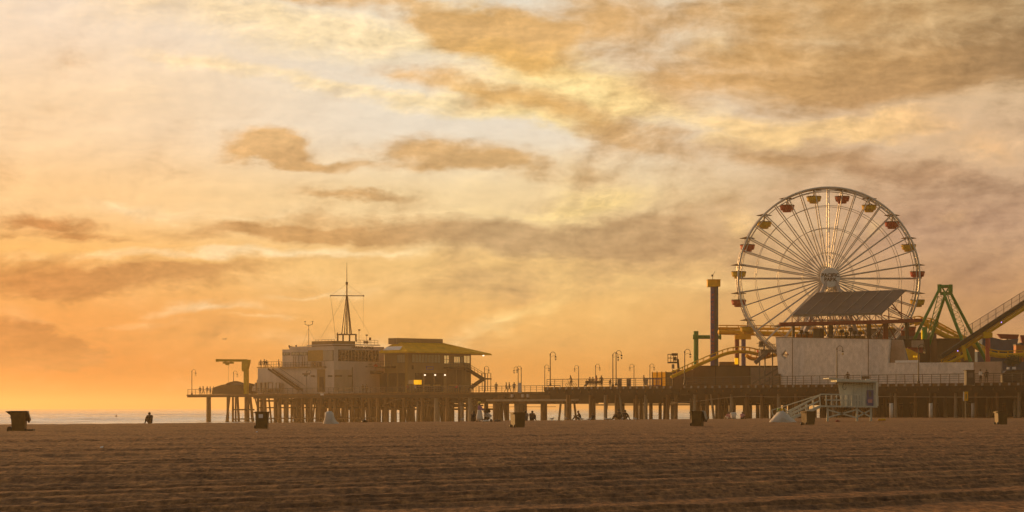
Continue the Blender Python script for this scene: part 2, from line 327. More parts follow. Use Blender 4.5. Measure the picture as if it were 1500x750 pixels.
# ------------------------------------------------------------------ mesh helpers
class MB:
    """collects shapes and links them as ONE mesh object"""
    def __init__(s): s.bm = bmesh.new(); s.mi = 0
    def face(s, pts):
        f = s.bm.faces.new([s.bm.verts.new(p) for p in pts]); f.material_index = s.mi; return f
    def hexa(s, a, b):                   # two rings of corners joined, with caps
        va = [s.bm.verts.new(p) for p in a]; vb = [s.bm.verts.new(p) for p in b]; n = len(a)
        fs = [s.bm.faces.new(va[::-1]), s.bm.faces.new(vb)]
        for i in range(n): fs.append(s.bm.faces.new([va[i], va[(i + 1) % n], vb[(i + 1) % n], vb[i]]))
        for f in fs: f.material_index = s.mi
        return s
    def prism(s, pts, ext):
        pts = [Vector(p) for p in pts]; ext = Vector(ext); return s.hexa(pts, [p + ext for p in pts])
    def box(s, c, size, rz=0.0):
        c = Vector(c); m = Matrix.Rotation(rz, 3, 'Z'); h = [v / 2 for v in size]
        r = [m @ Vector((sx * h[0], sy * h[1], 0)) for sx, sy in ((-1, -1), (1, -1), (1, 1), (-1, 1))]
        return s.hexa([c + q - Vector((0, 0, h[2])) for q in r], [c + q + Vector((0, 0, h[2])) for q in r])
    def tube(s, p, q, r1, r2=None, n=8):
        p, q = Vector(p), Vector(q); r2 = r1 if r2 is None else r2
        d = (q - p).normalized(); a = d.orthogonal().normalized(); b = d.cross(a)
        k = [(math.cos(6.28319 * i / n), math.sin(6.28319 * i / n)) for i in range(n)]
        return s.hexa([p + a * (r1 * x) + b * (r1 * y) for x, y in k], [q + a * (r2 * x) + b * (r2 * y) for x, y in k])
    def bar(s, p, q, w_, h_):            # rectangular beam, w_ sideways, h_ upright
        p, q = Vector(p), Vector(q); d = (q - p).normalized()
        up = Vector((0, 0, 1)) if abs(d.z) < .95 else Vector((0, 1, 0))
        a = d.cross(up).normalized() * (w_ / 2); b = a.normalized().cross(d).normalized() * (h_ / 2)
        return s.hexa([p - a - b, p + a - b, p + a + b, p - a + b], [q - a - b, q + a - b, q + a + b, q - a + b])
    def path(s, pts, r, n=6):
        pts = [Vector(p) for p in pts]
        rings = []; prev = None
        for i, p in enumerate(pts):
            d = (pts[min(i + 1, len(pts) - 1)] - pts[max(i - 1, 0)]).normalized()
            a = (prev - d * prev.dot(d)).normalized() if prev else d.orthogonal().normalized(); prev = a; b = d.cross(a)
            rr = r[i] if isinstance(r, (list, tuple)) else r
            rings.append([s.bm.verts.new(p + a * (rr * math.cos(6.28319 * k / n)) + b * (rr * math.sin(6.28319 * k / n))) for k in range(n)])
        fs = [s.bm.faces.new(rings[0][::-1]), s.bm.faces.new(rings[-1])]
        for A, B_ in zip(rings[:-1], rings[1:]):
            for k in range(n): fs.append(s.bm.faces.new([A[k], A[(k + 1) % n], B_[(k + 1) % n], B_[k]]))
        for f in fs: f.material_index = s.mi; f.smooth = True
        return s
    def ring(s, c, R_, r, seg=96, n=6):  # a hoop in the XZ plane
        c = Vector(c); rows = []
        for i in range(seg):
            t = 6.28319 * i / seg; o = Vector((math.sin(t), 0, math.cos(t)))
            rows.append([s.bm.verts.new(c + o * (R_ + r * math.cos(6.28319 * k / n)) + Vector((0, r * math.sin(6.28319 * k / n), 0))) for k in range(n)])
        for i in range(seg):
            A, B_ = rows[i], rows[(i + 1) % seg]
            for k in range(n):
                f = s.bm.faces.new([A[k], A[(k + 1) % n], B_[(k + 1) % n], B_[k]]); f.smooth = True; f.material_index = s.mi
        return s
    def lathe(s, c, prof, n=16, squash=(1, 1)):
        c = Vector(c); rows = []
        for r, z in prof: rows.append([s.bm.verts.new(c + Vector((max(r, .001) * math.cos(6.28319 * k / n) * squash[0], max(r, .001) * math.sin(6.28319 * k / n) * squash[1], z))) for k in range(n)])
        for A, B_ in zip(rows[:-1], rows[1:]):
            for k in range(n):
                f = s.bm.faces.new([A[k], A[(k + 1) % n], B_[(k + 1) % n], B_[k]]); f.material_index = s.mi; f.smooth = True
        s.bm.faces.new(rows[0][::-1]).material_index = s.mi; s.bm.faces.new(rows[-1]).material_index = s.mi
        return s
    def build(s, name, mats, parent=None, local=False, bevel=0.0):
        me = bpy.data.meshes.new(name)
        if parent is not None and not local:
            o_ = Vector(parent.get('org', (0, 0, 0)))
            for v in s.bm.verts: v.co -= o_
        bmesh.ops.recalc_face_normals(s.bm, faces=s.bm.faces)
        s.bm.to_mesh(me); s.bm.free()
        for m_ in (mats if isinstance(mats, (list, tuple)) else [mats]): me.materials.append(m_)
        o = bpy.data.objects.new(name, me); COL.objects.link(o)
        if parent is not None:
            o.parent = parent
            if parent.type == 'MESH' and 'org' in parent: o['org'] = parent['org']
            elif 'org' in parent: o['org'] = parent['org']
        return o
def tag(o, label, cat, group=None):
    o['label'] = label; o['category'] = cat
    if group: o['group'] = group
    return o
def thing(name, label, cat, loc, group=None, rz=0.0):
    o = bpy.data.objects.new(name, None); COL.objects.link(o); o.location = loc; o.rotation_euler = (0, 0, rz)
    o.empty_display_size = .3; o['org'] = tuple(loc); return tag(o, label, cat, group)
def solo(mb, name, mats, label, cat, loc, group=None):       # a thing that is one mesh, its origin at its base
    e = bpy.data.objects.new('x', None); e['org'] = tuple(loc)
    o = mb.build(name, mats, e); o.parent = None; o.location = loc; bpy.data.objects.remove(e)
    if 'org' in o: o['org'] = tuple(loc)
    return tag(o, label, cat, group)
KIDS = {}
def copy_tree(o, parent=None):
    c = o.copy(); COL.objects.link(c); c.parent = parent
    for ch in [k for k in bpy.data.objects if k.parent == o and k != c]: copy_tree(ch, c)
    return c
def dup(src, loc, label, rz=0.0, scale=1.0):
    c = copy_tree(src); c.location = loc; c.rotation_euler = (0, 0, rz); c.scale = (scale,) * 3 if not isinstance(scale, tuple) else scale
    c['label'] = label; return c
class Wall:
    """a vertical plane through A along u; gives the world point behind a pixel of the photograph"""
    def __init__(s, A, u, n=None):
        s.A = Vector((A[0], A[1], 0)); s.u = Vector((u[0], u[1], 0)).normalized()
        s.n = Vector((s.u.y, -s.u.x, 0))
        if s.n.dot(s.A) > 0: s.n = -s.n           # towards the camera
    def s_at(s, x):
        k = (x - 750) / F; return (k * s.A.y - s.A.x) / (s.u.x - k * s.u.y)
    def p(s, x, y, off=0.0):
        q = s.A + s.u * s.s_at(x); z = H + (HZ - y) * q.y / F
        return Vector((q.x, q.y, z)) + s.n * off
    def back(s, d): return Wall(s.A - s.n * d, s.u)
    def rect(s, mb, x0, x1, y0, y1, off=0.0, t=.1):           # box on the wall, its face `off` in front, t thick
        a, b = s.A + s.u * s.s_at(x0), s.A + s.u * s.s_at(x1); d = (a.y + b.y) / 2
        z0, z1 = H + (HZ - y1) * d / F, H + (HZ - y0) * d / F
        o = s.n * off
        r = [Vector((a.x, a.y, z0)) + o, Vector((b.x, b.y, z0)) + o, Vector((b.x, b.y, z1)) + o, Vector((a.x, a.y, z1)) + o]
        mb.prism(r, -s.n * t); return mb
    def rectz(s, mb, x0, x1, z0, z1, off=0.0, t=.1):
        a, b = s.A + s.u * s.s_at(x0) + s.n * off, s.A + s.u * s.s_at(x1) + s.n * off
        mb.prism([Vector((a.x, a.y, z0)), Vector((b.x, b.y, z0)), Vector((b.x, b.y, z1)), Vector((a.x, a.y, z1))], -s.n * t); return mb
    def poly(s, mb, pts, off=0.0, t=.3):
        mb.prism([s.p(x, y, off) for x, y in pts], -s.n * t); return mb
def letters(txt, size, m_, parent, origin, right, up=(0, 0, 1), depth=.03, name='lettering', align='CENTER', bold=0.0):
    """raised lettering as its own mesh"""
    cu = bpy.data.curves.new(name, 'FONT'); cu.body = txt; cu.size = size; cu.extrude = depth / 2; cu.align_x = align; cu.align_y = 'CENTER'
    cu.offset = bold; cu.space_line = .85
    t = bpy.data.objects.new('t', cu); COL.objects.link(t)
    bpy.context.view_layer.update()
    me = bpy.data.meshes.new_from_object(t.evaluated_get(bpy.context.evaluated_depsgraph_get()))
    bpy.data.objects.remove(t); bpy.data.curves.remove(cu)
    r_ = Vector(right).normalized(); u_ = Vector(up).normalized(); n_ = r_.cross(u_)
    org = Vector(parent.get('org', (0, 0, 0))) if parent is not None else Vector()
    for v in me.vertices: v.co = Vector(origin) - org + r_ * v.co.x + u_ * v.co.y + n_ * v.co.z
    me.materials.clear(); me.materials.append(m_)
    o = bpy.data.objects.new(name, me); COL.objects.link(o)
    if parent is not None: o.parent = parent; o['org'] = tuple(org)
    return o

# ------------------------------------------------------------------ palette
MT = dict(
 wood=mat('pier_timber', (96, 66, 34), .85, var=.2, scale=1.5, bump=.5, streak=(1, 1, .3)),
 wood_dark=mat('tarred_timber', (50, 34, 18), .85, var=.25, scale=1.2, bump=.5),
 pile=mat('weathered_pile', (120, 84, 48), .8, var=.2, scale=1.2, bump=.5, streak=(1, 1, .35)),
 conc=mat('pier_concrete', (150, 132, 112), .85, var=.14, scale=.6, bump=.3),
 rail=mat('railing_steel', (96, 84, 76), .5, metal=.4, var=.1),
 bolt=mat('bolt_plate', (150, 142, 135), .6, metal=.3),
 white=mat('white_stucco', (196, 180, 170), .8, var=.09, scale=.45, bump=.2, streak=(1, 1, .35)),
 cream=mat('cream_stucco', (186, 162, 138), .8, var=.1, scale=.5, bump=.2, streak=(1, 1, .35)),
 tan=mat('tan_stucco', (146, 116, 76), .85, var=.12, scale=.5, bump=.2, streak=(1, 1, .35)),
 ochre=mat('ochre_board', (160, 124, 60), .8, var=.1),
 frame=mat('dark_frame', (70, 62, 56), .6, var=.1),
 glass=mat('window_glass', (46, 44, 42), .12, var=.1, spec=.8),
 glass2=mat('window_blind', (150, 140, 110), .4, var=.1, spec=.6),
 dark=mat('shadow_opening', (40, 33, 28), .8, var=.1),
 yroof=mat('yellow_metal_roof', (226, 172, 4), .85, var=.12, scale=.7, spec=.05, streak=(1, 1, 1)),
 steel=mat('grey_steel', (120, 116, 112), .45, metal=.5, var=.1),
 blacks=mat('dark_steel', (52, 48, 46), .5, metal=.4, var=.1),
 ysteel=mat('yellow_paint', (244, 184, 4), .6, spec=.15, var=.1, scale=1),
 ycrane=mat('olive_yellow_paint', (172, 144, 8), .8, var=.12, spec=.05, scale=1),
 green=mat('green_paint', (40, 140, 44), .45, var=.1, scale=1),
 red=mat('red_paint', (176, 2, 14), .45, var=.08, scale=1),
 dred=mat('dark_red_paint', (138, 24, 30), .55, var=.12, scale=1),
 pink=mat('pink_red_paint', (196, 70, 66), .5, var=.1),
 blue=mat('blue_paint', (58, 62, 142), .5, var=.1),
 dblue=mat('dark_blue_canvas', (44, 78, 110), .8, var=.15, scale=.6),
 wwheel=mat('white_wheel_steel', (212, 204, 198), .42, metal=.2, var=.08, scale=.8),
 wleg=mat('lilac_white_steel', (196, 186, 190), .5, var=.06),
 solar=mat('solar_roof', (70, 64, 68), .6, metal=.1, var=.2, scale=.35),
 plaster=mat('grey_white_plaster', (224, 212, 206), .9, var=.12, scale=1.6, bump=.8, streak=(1, 1, .7)),
 plaster2=mat('tan_plaster', (176, 150, 132), .9, var=.1, scale=.9, bump=.3),
 brown=mat('brown_plywood', (112, 84, 60), .85, var=.15, scale=.7, streak=(1, 1, .3)),
 grey=mat('grey_cladding', (118, 106, 100), .8, var=.1, scale=.5, streak=(1, 1, .3)),
 orange=mat('orange_paint', (206, 110, 36), .5, var=.1),
 lgreen=mat('pale_green_paint', (200, 200, 188), .65, var=.08, scale=1.5, streak=(1, 1, .4)),
 poster=mat('blue_poster', (84, 88, 136), .5, var=.12, scale=2),
 paper=mat('white_paper', (232, 228, 230), .8, var=.05),
 bin=mat('brown_bin_plastic', (104, 78, 34), .55, var=.15, scale=4),
 bag=mat('black_bag', (40, 32, 26), .3, var=.2, scale=5),
 canvas=mat('pale_canvas', (204, 196, 190), .85, var=.08, scale=2, bump=.3),
 skin=mat('skin', (150, 104, 80), .6, var=.05),
 hair=mat('dark_hair', (38, 28, 22), .6, var=.1),
 cdark=mat('dark_clothes', (52, 44, 42), .9, var=.1), cgrey=mat('grey_clothes', (104, 98, 96), .9, var=.1),
 cred=mat('red_clothes', (150, 44, 40), .9, var=.1), cwhite=mat('white_clothes', (226, 216, 208), .9, var=.05),
 cpurple=mat('purple_clothes', (134, 92, 150), .9, var=.05), cpink=mat('pink_clothes', (216, 150, 150), .9, var=.05),
 straw=mat('straw_hat', (236, 200, 96), .8, var=.06),
 gull=mat('gull_white', (206, 200, 194), .7, var=.05), gullg=mat('gull_grey', (110, 104, 104), .7, var=.05),
 leaf=mat('dark_leaves', (60, 74, 36), .8, var=.3, scale=4),
 lampglow=mat('lamp_glow', (255, 240, 215), .4, emit=((255, 232, 200), 2.2)),
 bulb=mat('frosted_globe', (214, 190, 140), .3, var=.04),
 ybox=mat('lit_yellow_sign', (250, 190, 30), .5, emit=((255, 178, 20), .9)),
 redx=mat('red_cross', (214, 28, 24), .5), lettr=mat('dark_lettering', (62, 54, 56), .6),
 lettred=mat('red_lettering', (190, 60, 56), .5),
)
U_ = Vector((.653, -.757, 0)).normalized(); V_ = Vector((.757, .653, 0)).normalized()   # along the pier to shore, across it away from us
ZL, ZR = H + 2.94, H + 3.5                                                             # the two deck levels
EL_ = Wall((-70, 520), U_)          # front edge of the outer pier
ER_ = Wall((5.6, 400), U_)          # front edge of the wide inner pier
def along(W, s_, v_, z): q = W.A + W.u * s_ + V_ * v_; return Vector((q.x, q.y, z))
def slab(mb, W, s0, s1, v0, v1, z0, z1):
    mb.hexa([along(W, s0, v0, z0), along(W, s1, v0, z0), along(W, s1, v1, z0), along(W, s0, v1, z0)],
            [along(W, s0, v0, z1), along(W, s1, v0, z1), along(W, s1, v1, z1), along(W, s0, v1, z1)])
def ground_z(p): return float(sand_height(np.array([p.x]), np.array([p.y]))[0])
rng = random.Random(3)
def piles(root, W, spots, mats=('pile',), limit=92):
    """spots: (s, v, radius, lean along u, lean along v, top z)"""
    rest = None; n = 0
    spots = sorted(spots, key=lambda q: q[1])
    for (s_, v_, r, lu, lv, zt) in spots:
        top = along(W, s_, v_, zt); bot = along(W, s_ + lu, v_ + lv, 0); bot.z = ground_z(bot) - .6
        mb = MB() if n < limit else (rest or MB())
        mb.tube(bot, top, r * 1.08, r * .92, 10)
        if n < limit: mb.build('pile', MT[mats[n % len(mats)]], root)
        else: rest = mb
        n += 1
    if rest: o = rest.build('piles', MT[mats[0]], root); o['kind'] = 'stuff'
def girders(root, W, s0, s1, rows, m_='wood_dark', t=.35):
    for (v_, zt, zb) in rows:
        mb = MB(); slab(mb, W, s0, s1, v_, v_ + t, zb, zt); mb.build('girder', MT[m_], root)
def caps(root, W, ss, v0, v1, zt, h=.4, m_='wood_dark'):
    for s_ in ss: mb = MB(); slab(mb, W, s_ - .22, s_ + .22, v0, v1, zt - h, zt); mb.build('crossbeam', MT[m_], root)

# --- outer pier, landing end
r = thing('pier', 'far timber end of the pier standing out over the surf, left of the harbour office', 'pier', along(EL_, 0, 0, SEA))
mb = MB(); slab(mb, EL_, 0, 25, 0, 30, ZL - .32, ZL); mb.build('deck', MT['wood'], r)
mb = MB(); slab(mb, EL_, .1, 25, .1, .3, ZL - .62, ZL - .33); mb.build('fascia', MT['wood_dark'], r)
s_of = lambda x: EL_.s_at(x)
sp = [(s_of(301), .8, .52, 0, 0, ZL - .3), (s_of(329), .8, .28, 0, 0, ZL - .3), (s_of(331), .9, .24, -1.9, 0, ZL - .3), (s_of(336.5), .8, .24, 0, 0, ZL - .3),
      (s_of(339), 1.5, .26, .9, 0, ZL - .3), (s_of(340), .9, .2, 0, 0, ZL - .3), (s_of(357), .8, .55, 0, 0, ZL - .3), (s_of(352), 2, .2, 0, 0, ZL - .3), (s_of(361), .9, .3, 1.7, 0, ZL - .3),
      (s_of(365), 4, .25, .6, 0, ZL - .3), (s_of(369), 3, .3, -.8, 0, ZL - .3)]
for k in range(5): sp.append((s_of(336) - 1.5 * k + 3, 6 + 5 * k, .25, 0, 0, ZL - .3)); 
piles(r, EL_, sp)
mb = MB()
for a_, b_ in ((357, 372), (343, 357)): mb.bar(EL_.p(a_, 600), EL_.p(b_, 600), .25, .3)
mb.bar(EL_.p(343, 614), EL_.p(372, 613.4), .2, .25); mb.build('brace', MT['wood_dark'], r)
# --- outer pier under the harbour office
r = thing('pier', 'densely piled timber stretch of the pier carrying the white harbour office', 'pier', along(EL_, 25, 0, SEA))
S1 = s_of(598)
mb = MB(); slab(mb, EL_, 25, S1, 0, 30, ZL - .35, ZL); mb.build('deck', MT['wood'], r)
mb = MB(); slab(mb, EL_, 25, S1, .05, .35, ZL - .95, ZL - .36); mb.build('fascia', MT['wood_dark'], r)
sp = []; bents = [25.6 + 2.72 * i for i in range(int((S1 - 26) / 2.72) + 1)]
for i, s_ in enumerate(bents):
    for j, v_ in enumerate((.9, 6.3, 11.6, 17.2, 23.5)):
        sp.append((s_ + rng.uniform(-.25, .25), v_ + rng.uniform(-.4, .4), rng.uniform(.24, .42), rng.uniform(-.25, .25), 0, ZL - .5))
    if i % 3 == 1: sp.append((s_ + .3, 1.4, .19, rng.choice((-1.6, 1.6)), 0, ZL - .6))
    if i % 4 == 2: sp.append((s_ + .3, 9, .19, rng.choice((-1.4, 1.7)), 0, ZL - .6))
piles(r, EL_, sp)
caps(r, EL_, bents, .4, 28, ZL - .36, .45)
girders(r, EL_, 25.3, S1, [(1.2, ZL - 1.25, ZL - 1.6), (6.6, ZL - .95, ZL - 1.5), (12, ZL - .85, ZL - 1.35), (17.5, ZL - .8, ZL - 1.4), (24, ZL - 1.0, ZL - 1.9), (6.7, ZL - 1.55, ZL - 2.2), (12.1, ZL - 1.4, ZL - 2.0), (17.6, ZL - 2.05, ZL - 2.75), (24.2, ZL - 2.95, ZL - 3.3), (1.25, ZL - 2.7, ZL - 2.95)])
mb = MB()
for (xa, ya, xb, yb) in ((395, 613, 470, 612.5), (480, 613, 552, 612), (372, 614, 395, 613.5)): mb.bar(EL_.p(xa, ya, -.3), EL_.p(xb, yb, -.3), .12, .22)
for (xa, ya, xb, yb) in ((372, 582, 376, 597), (381, 595, 386, 583), (480, 576, 520, 596), (400, 577, 430, 594), (560, 594, 590, 580)): mb.bar(EL_.p(xa, ya, -.2), EL_.p(xb, yb, -.2), .15, .25)
mb.build('brace', MT['wood'], r)
mb = MB(); EL_.rect(mb, 470, 474.5, 576.5, 579, .12, .1); mb.build('notice', MT['paper'], r)
# --- outer pier between the restaurant and the wide deck, on stout columns
r = thing('pier', 'open middle stretch of the pier on stout evenly spaced columns right of the harbour office', 'pier', along(EL_, S1, 0, SEA))
S2 = s_of(836)
mb = MB(); slab(mb, EL_, S1, S2, 0, 31, ZL - .35, ZL); mb.build('deck', MT['wood'], r)
mb = MB(); slab(mb, EL_, S1, S2, .05, .35, ZL - 1.0, ZL - .36); mb.build('fascia', MT['wood_dark'], r)
cols = [s_of(x) for x in (613, 632, 653, 685, 720, 753, 790, 826)]
sp = []
for i, s_ in enumerate(cols):
    for j in range(4):
        sp.append((s_ + (rng.uniform(-.2, .2) if i > 2 else rng.uniform(-.7, .7)), .9 + 6.15 * j, .58 if j < 2 else .42, 0, 0, ZL - .5))
for x, l in ((642, 1.1), (672, -1.0), (598, .8), (606, -.6), (730, 1.3), (667, .9), (622, -1.2), (816, -1.2), (833, 1.3)): sp.append((s_of(x), 1.1, .2, l, 0, ZL - .5))
piles(r, EL_, sp, ('pile', 'conc'))
caps(r, EL_, cols, .4, 29, ZL - .36, .7)
girders(r, EL_, S1, s_of(700), [(.8, ZL - 1.35, ZL - 1.75), (7, ZL - 1.1, ZL - 1.8), (14, ZL - 1.3, ZL - 1.7), (24, ZL - 1.0, ZL - 1.5), (30, ZL - 1.2, ZL - 2.1), (1, ZL - 2.3, ZL - 2.55), (14.3, ZL - 1.95, ZL - 2.1), (19, ZL - 2.62, ZL - 2.7)])
girders(r, EL_, s_of(700), S2, [(7, ZL - 1.25, ZL - 1.6), (14, ZL - .9, ZL - 1.2), (24, ZL - 1.4, ZL - 1.7)])
# low landing hung in front
DK = EL_.back(-2.2)
r2 = thing('boat_landing', 'low concrete landing hung below the pier deck behind the covered woman in white', 'landing', DK.p(712, 588)); tag(r2, 'low concrete landing slung under the pier between the stout columns', 'landing')
mb = MB(); DK.rect(mb, 712, 842, 584.6, 587.6, 0, 3.0); mb.build('platform', MT['conc'], r2)
mb = MB()
for x0, x1 in ((716, 724), (734, 748), (757, 766), (772, 786), (797, 806), (812, 824), (828, 838)): DK.rect(mb, x0, x1, 587.7, 590.5 + rng.uniform(0, 1.3), -.2, 2.2)
DK.rect(mb, 714, 840, 587.7, 590, -.5, 1.5); mb.build('fender', MT['wood'], r2)
mb = MB()
for x0, x1, y0, y1 in ((719, 726, 578.5, 584), (736, 741, 577, 584), (744, 757, 577.5, 584), (767, 800, 578, 584), (806, 836, 577.5, 584)): DK.rect(mb, x0, x1, y0, y1, -1.6, .4)
mb.build('locker', MT['wood'], r2)
mb = MB()
for x in (742, 757.5, 765): DK.rect(mb, x, x + 2.2, 577.5, 582, -1.0, .3)
mb.build('drum', MT['white'], r2)

# --- wide inner pier
r = thing('pier', 'wide tall inner deck of the pier under the fairground, reaching the beach', 'pier', along(ER_, 0, 0, 0))
sx = lambda x: ER_.s_at(x)
SE = 135
mb = MB(); slab(mb, ER_, -.5, SE, 0, 76, ZR - .4, ZR); mb.build('deck', MT['wood'], r)
mb = MB(); slab(mb, ER_, -.4, SE, .06, .4, ZR - 1.35, ZR - .41); mb.build('fascia', MT['wood_dark'], r)
mb = MB()
for k in range(88): q = along(ER_, .6 + k * 1.52, -.07, ZR - .22); mb.box(q, (.34, .16, .34), math.atan2(U_.y, U_.x))
mb.build('bolt_plates', MT['bolt'], r)['kind'] = 'stuff'
mb = MB()
for k in range(70): q = along(ER_, .9 + k * 1.9, -.02, ZR - .85); mb.box(q, (.13, .12, .3), math.atan2(U_.y, U_.x))
mb.build('brackets', MT['pile'], r)['kind'] = 'stuff'
sp = []; rb = [sx(x) for x in (826, 859, 881, 897, 927, 940, 972, 984, 1012, 1030, 1048, 1066, 1088, 1110, 1135, 1160, 1188, 1215, 1245, 1275, 1306, 1335, 1364, 1394, 1424, 1455, 1487)]
for i, s_ in enumerate(rb):
    sp.append((s_, .9, .3 if i < 16 else .24, 0, 0, ZR - .5))
    for j, v_ in enumerate((7, 13.5, 20, 30)):
        if i < 22 or j < 1: sp.append((s_ + rng.uniform(-.6, .6) + (0 if i < 5 else rng.uniform(-1, 1)), v_ + rng.uniform(-.5, .5), rng.uniform(.26, .36), rng.uniform(-.2, .2), 0, ZR - .5))
    if i in (0, 2, 3, 6, 8, 9, 12): sp.append((s_ + .6, 1.0, .2, 1.2 if i % 2 else -1.3, 0, ZR - .6))
piles(r, ER_, sp, ('pile', 'pile', 'conc'), 96)
caps(r, ER_, rb, .5, 60, ZR - .42, .55)
girders(r, ER_, 0, SE, [(.9, ZR - 1.35, ZR - 2.0), (7.4, ZR - 1.5, ZR - 2.6), (13.9, ZR - 2.0, ZR - 2.75), (20.4, ZR - 1.6, ZR - 2.4), (40, ZR - .4, ZR - 2.1), (75, ZR - .4, ZR - 1.9)])
girders(r, ER_, 4, SE, [(30.4, ZR - 2.5, ZR - 2.95), (7.5, ZR - 2.85, ZR - 3.05)])
mb = MB()
pts = []
for i in range(60):
    t = i / 59; x = 985 + t * 510; y = 590.5 - 9 * math.sin(min(1, t * 4) * 1.57) + (1.2 * math.sin(t * 22)); pts.append(ER_.p(x, y if x < 1130 else 581.3 + .5 * math.sin(t * 9), .3))
mb.path(pts, .045, 5); mb.build('cable', MT['conc'], r)
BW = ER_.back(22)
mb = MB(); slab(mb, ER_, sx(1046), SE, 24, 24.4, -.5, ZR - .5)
solo(mb, 'light_block_wall', MT['wood_dark'], 'dark timber wall added beneath the fairground deck to block light from behind', 'wall', along(ER_, sx(1046), 24, -.5))
# wall added to stop light leaking in from behind; the deck shades the rest

# ------------------------------------------------------------------ railings
def railing(label, W, s0, s1, v_, z, h=1.1, step=2.4, bars=3, group='railings along the pier'):
    r = thing('railing', label, 'railing', along(W, s0, v_, z), group)
    n = max(2, int(abs(s1 - s0) / step)); mb = MB()
    for k in range(bars): zz = z + h * (1 - k / bars); mb.bar(along(W, s0, v_, zz), along(W, s1, v_, zz), .06 if k else .1, .05 if k else .1)
    mb.build('rail', MT['rail'], r)
    if n < 30:
        for i in range(n + 1): mb = MB(); q = s0 + (s1 - s0) * i / n; mb.bar(along(W, q, v_, z), along(W, q, v_, z + h), .09, .09); mb.build('post', MT['rail'], r)
    else:
        for i in range(n + 1): mb = MB(); q = s0 + (s1 - s0) * i / n; mb.bar(along(W, q, v_, z), along(W, q, v_, z + h), .09, .09); mb.build('post', MT['rail'], r)
    return r
railing('thin steel railing round the far left tip of the pier', EL_, .2, 9, .2, ZL)
railing('railing behind the people at the far left tip of the pier', EL_, 5, 24, 12, ZL)
railing('railing in front of the white harbour office', EL_, 25, S1, .2, ZL, step=1.7)
railing('closely barred railing below the yellow roofed restaurant', EL_, S1 + .1, s_of(700), .2, ZL, h=1.2, step=.75, bars=3)
railing('railing of the low open stretch between the restaurant and the raised deck', EL_, s_of(700) + .2, S2 - 3, .2, ZL, step=1.5)
railing('back railing of the low open stretch, beyond the strolling people', EL_, s_of(690), S2, 28, ZL, step=2.0, bars=2)
railing('front railing of the raised deck beside the cyclist and bench', ER_, .1, sx(1140), .15, ZR, h=1.25, step=1.9, bars=4)
railing('rear railing of the raised deck behind the cyclist', ER_, -.3, 60, 60, ZR, h=1.3, step=3, bars=3)
railing('front railing along the foot of the long white plaster wall', ER_, sx(1140) + .1, sx(1417), .15, ZR, h=1.25, step=1.55, bars=4)
railing('dark front railing right of the booth at the right edge', ER_, sx(1427), SE, .15, ZR, h=1.25, step=1.55, bars=4)

# ------------------------------------------------------------------ hook shaped pier lamps
def make_lamp():
    r = thing('street_lamp', '', 'street lamp', (0, 0, 0), 'hook shaped lamps along the pier')
    mb = MB(); mb.lathe((0, 0, 0), [(.2, 0), (.2, .25), (.13, .4), (.09, .9), (.075, 4.2), (.055, 5.0)], 8); mb.build('post', MT['blacks'], r, True)
    mb = MB(); mb.path([Vector((.42 - .42 * math.cos(a), 0, 4.95 + .50 * math.sin(a))) for a in [math.pi * k / 12 for k in range(13)]] + [Vector((.84, 0, 4.8))], .04, 6)
    mb.path([Vector((0, 0, 4.5)), Vector((.2, 0, 4.75)), Vector((.5, 0, 4.8)), Vector((.78, 0, 4.9))], .022, 5); mb.lathe((0, 0, 4.8), [(.04, 0), (.1, .08), (.1, .3), (.03, .42)], 8)
    a_ = mb.build('arm', MT['blacks'], r, True)
    mb = MB(); mb.lathe((.84, 0, 4.3), [(.05, .5), (.17, .36), (.19, .28), (.16, .26)][::-1], 10); h_ = mb.build('hood', MT['blacks'], a_, True)
    mb = MB(); mb.lathe((.84, 0, 4.12), [(.02, 0), (.12, .05), (.155, .2), (.14, .3)], 10); mb.build('globe', MT['bulb'], a_, True)
    return r
LAMPS = [  # x of the post, y of its top, deck z, hook to the right?, label
 (281, 541, ZL, 1, 'hook lamp alone at the far left tip of the pier'),
 (342, 543, ZL, 1, 'hook lamp rising behind the tarpaulin covered heap beside the yellow jib crane'),
 (709.7, 536, ZL, 1, 'hook lamp at the landing of the restaurant outside stairs'),
 (759, 537, ZL, -1, 'left hooked lamp of the crossed pair over the low open deck'),
 (763.5, 536, ZL, -1, 'right hand post of the crossed lamp pair over the low open deck'),
 (798, 534, ZR, 1, 'smaller hook lamp just left of the big lamp where the raised deck begins'),
 (806, 515, ZR, 1, 'tall hook lamp at the corner where the raised deck begins'),
 (847.6, 534.7, ZR, -1, 'left facing hook lamp right behind the cyclist'),
 (872.4, 533, ZR, 1, 'hook lamp behind the people sitting on the bench'),
 (897.7, 516, ZR, 1, 'left one of the tall lamp pair right of the bench group'),
 (902.4, 513, ZR, 1, 'right and taller one of the lamp pair right of the bench group'),
 (928.7, 533, ZR, -1, 'left facing hook lamp beside the two grey trash boxes'),
 (952, 532.6, ZR, 1, 'hook lamp standing behind the blue barrier'),
 (1003, 511, ZR, 1, 'tall hook lamp in front of the brown plywood hoarding'),
 (1226, 506, ZR, 1, 'hook lamp against the middle of the white plaster wall'),
 (1345.6, 504, ZR, 1, 'hook lamp in front of the low wall right of the canopy')]
proto = make_lamp()
for i, (x, yt, zd, sgn, lab) in enumerate(LAMPS):
    d = (zd + 5.5 - H) * F / (HZ - yt); q = px(x, 0, d); loc = (q.x, q.y, zd)
    o = proto if i == 0 else dup(proto, loc, lab)
    o.location = loc; o['label'] = lab; o.rotation_euler = (0, 0, 0 if sgn > 0 else math.pi)
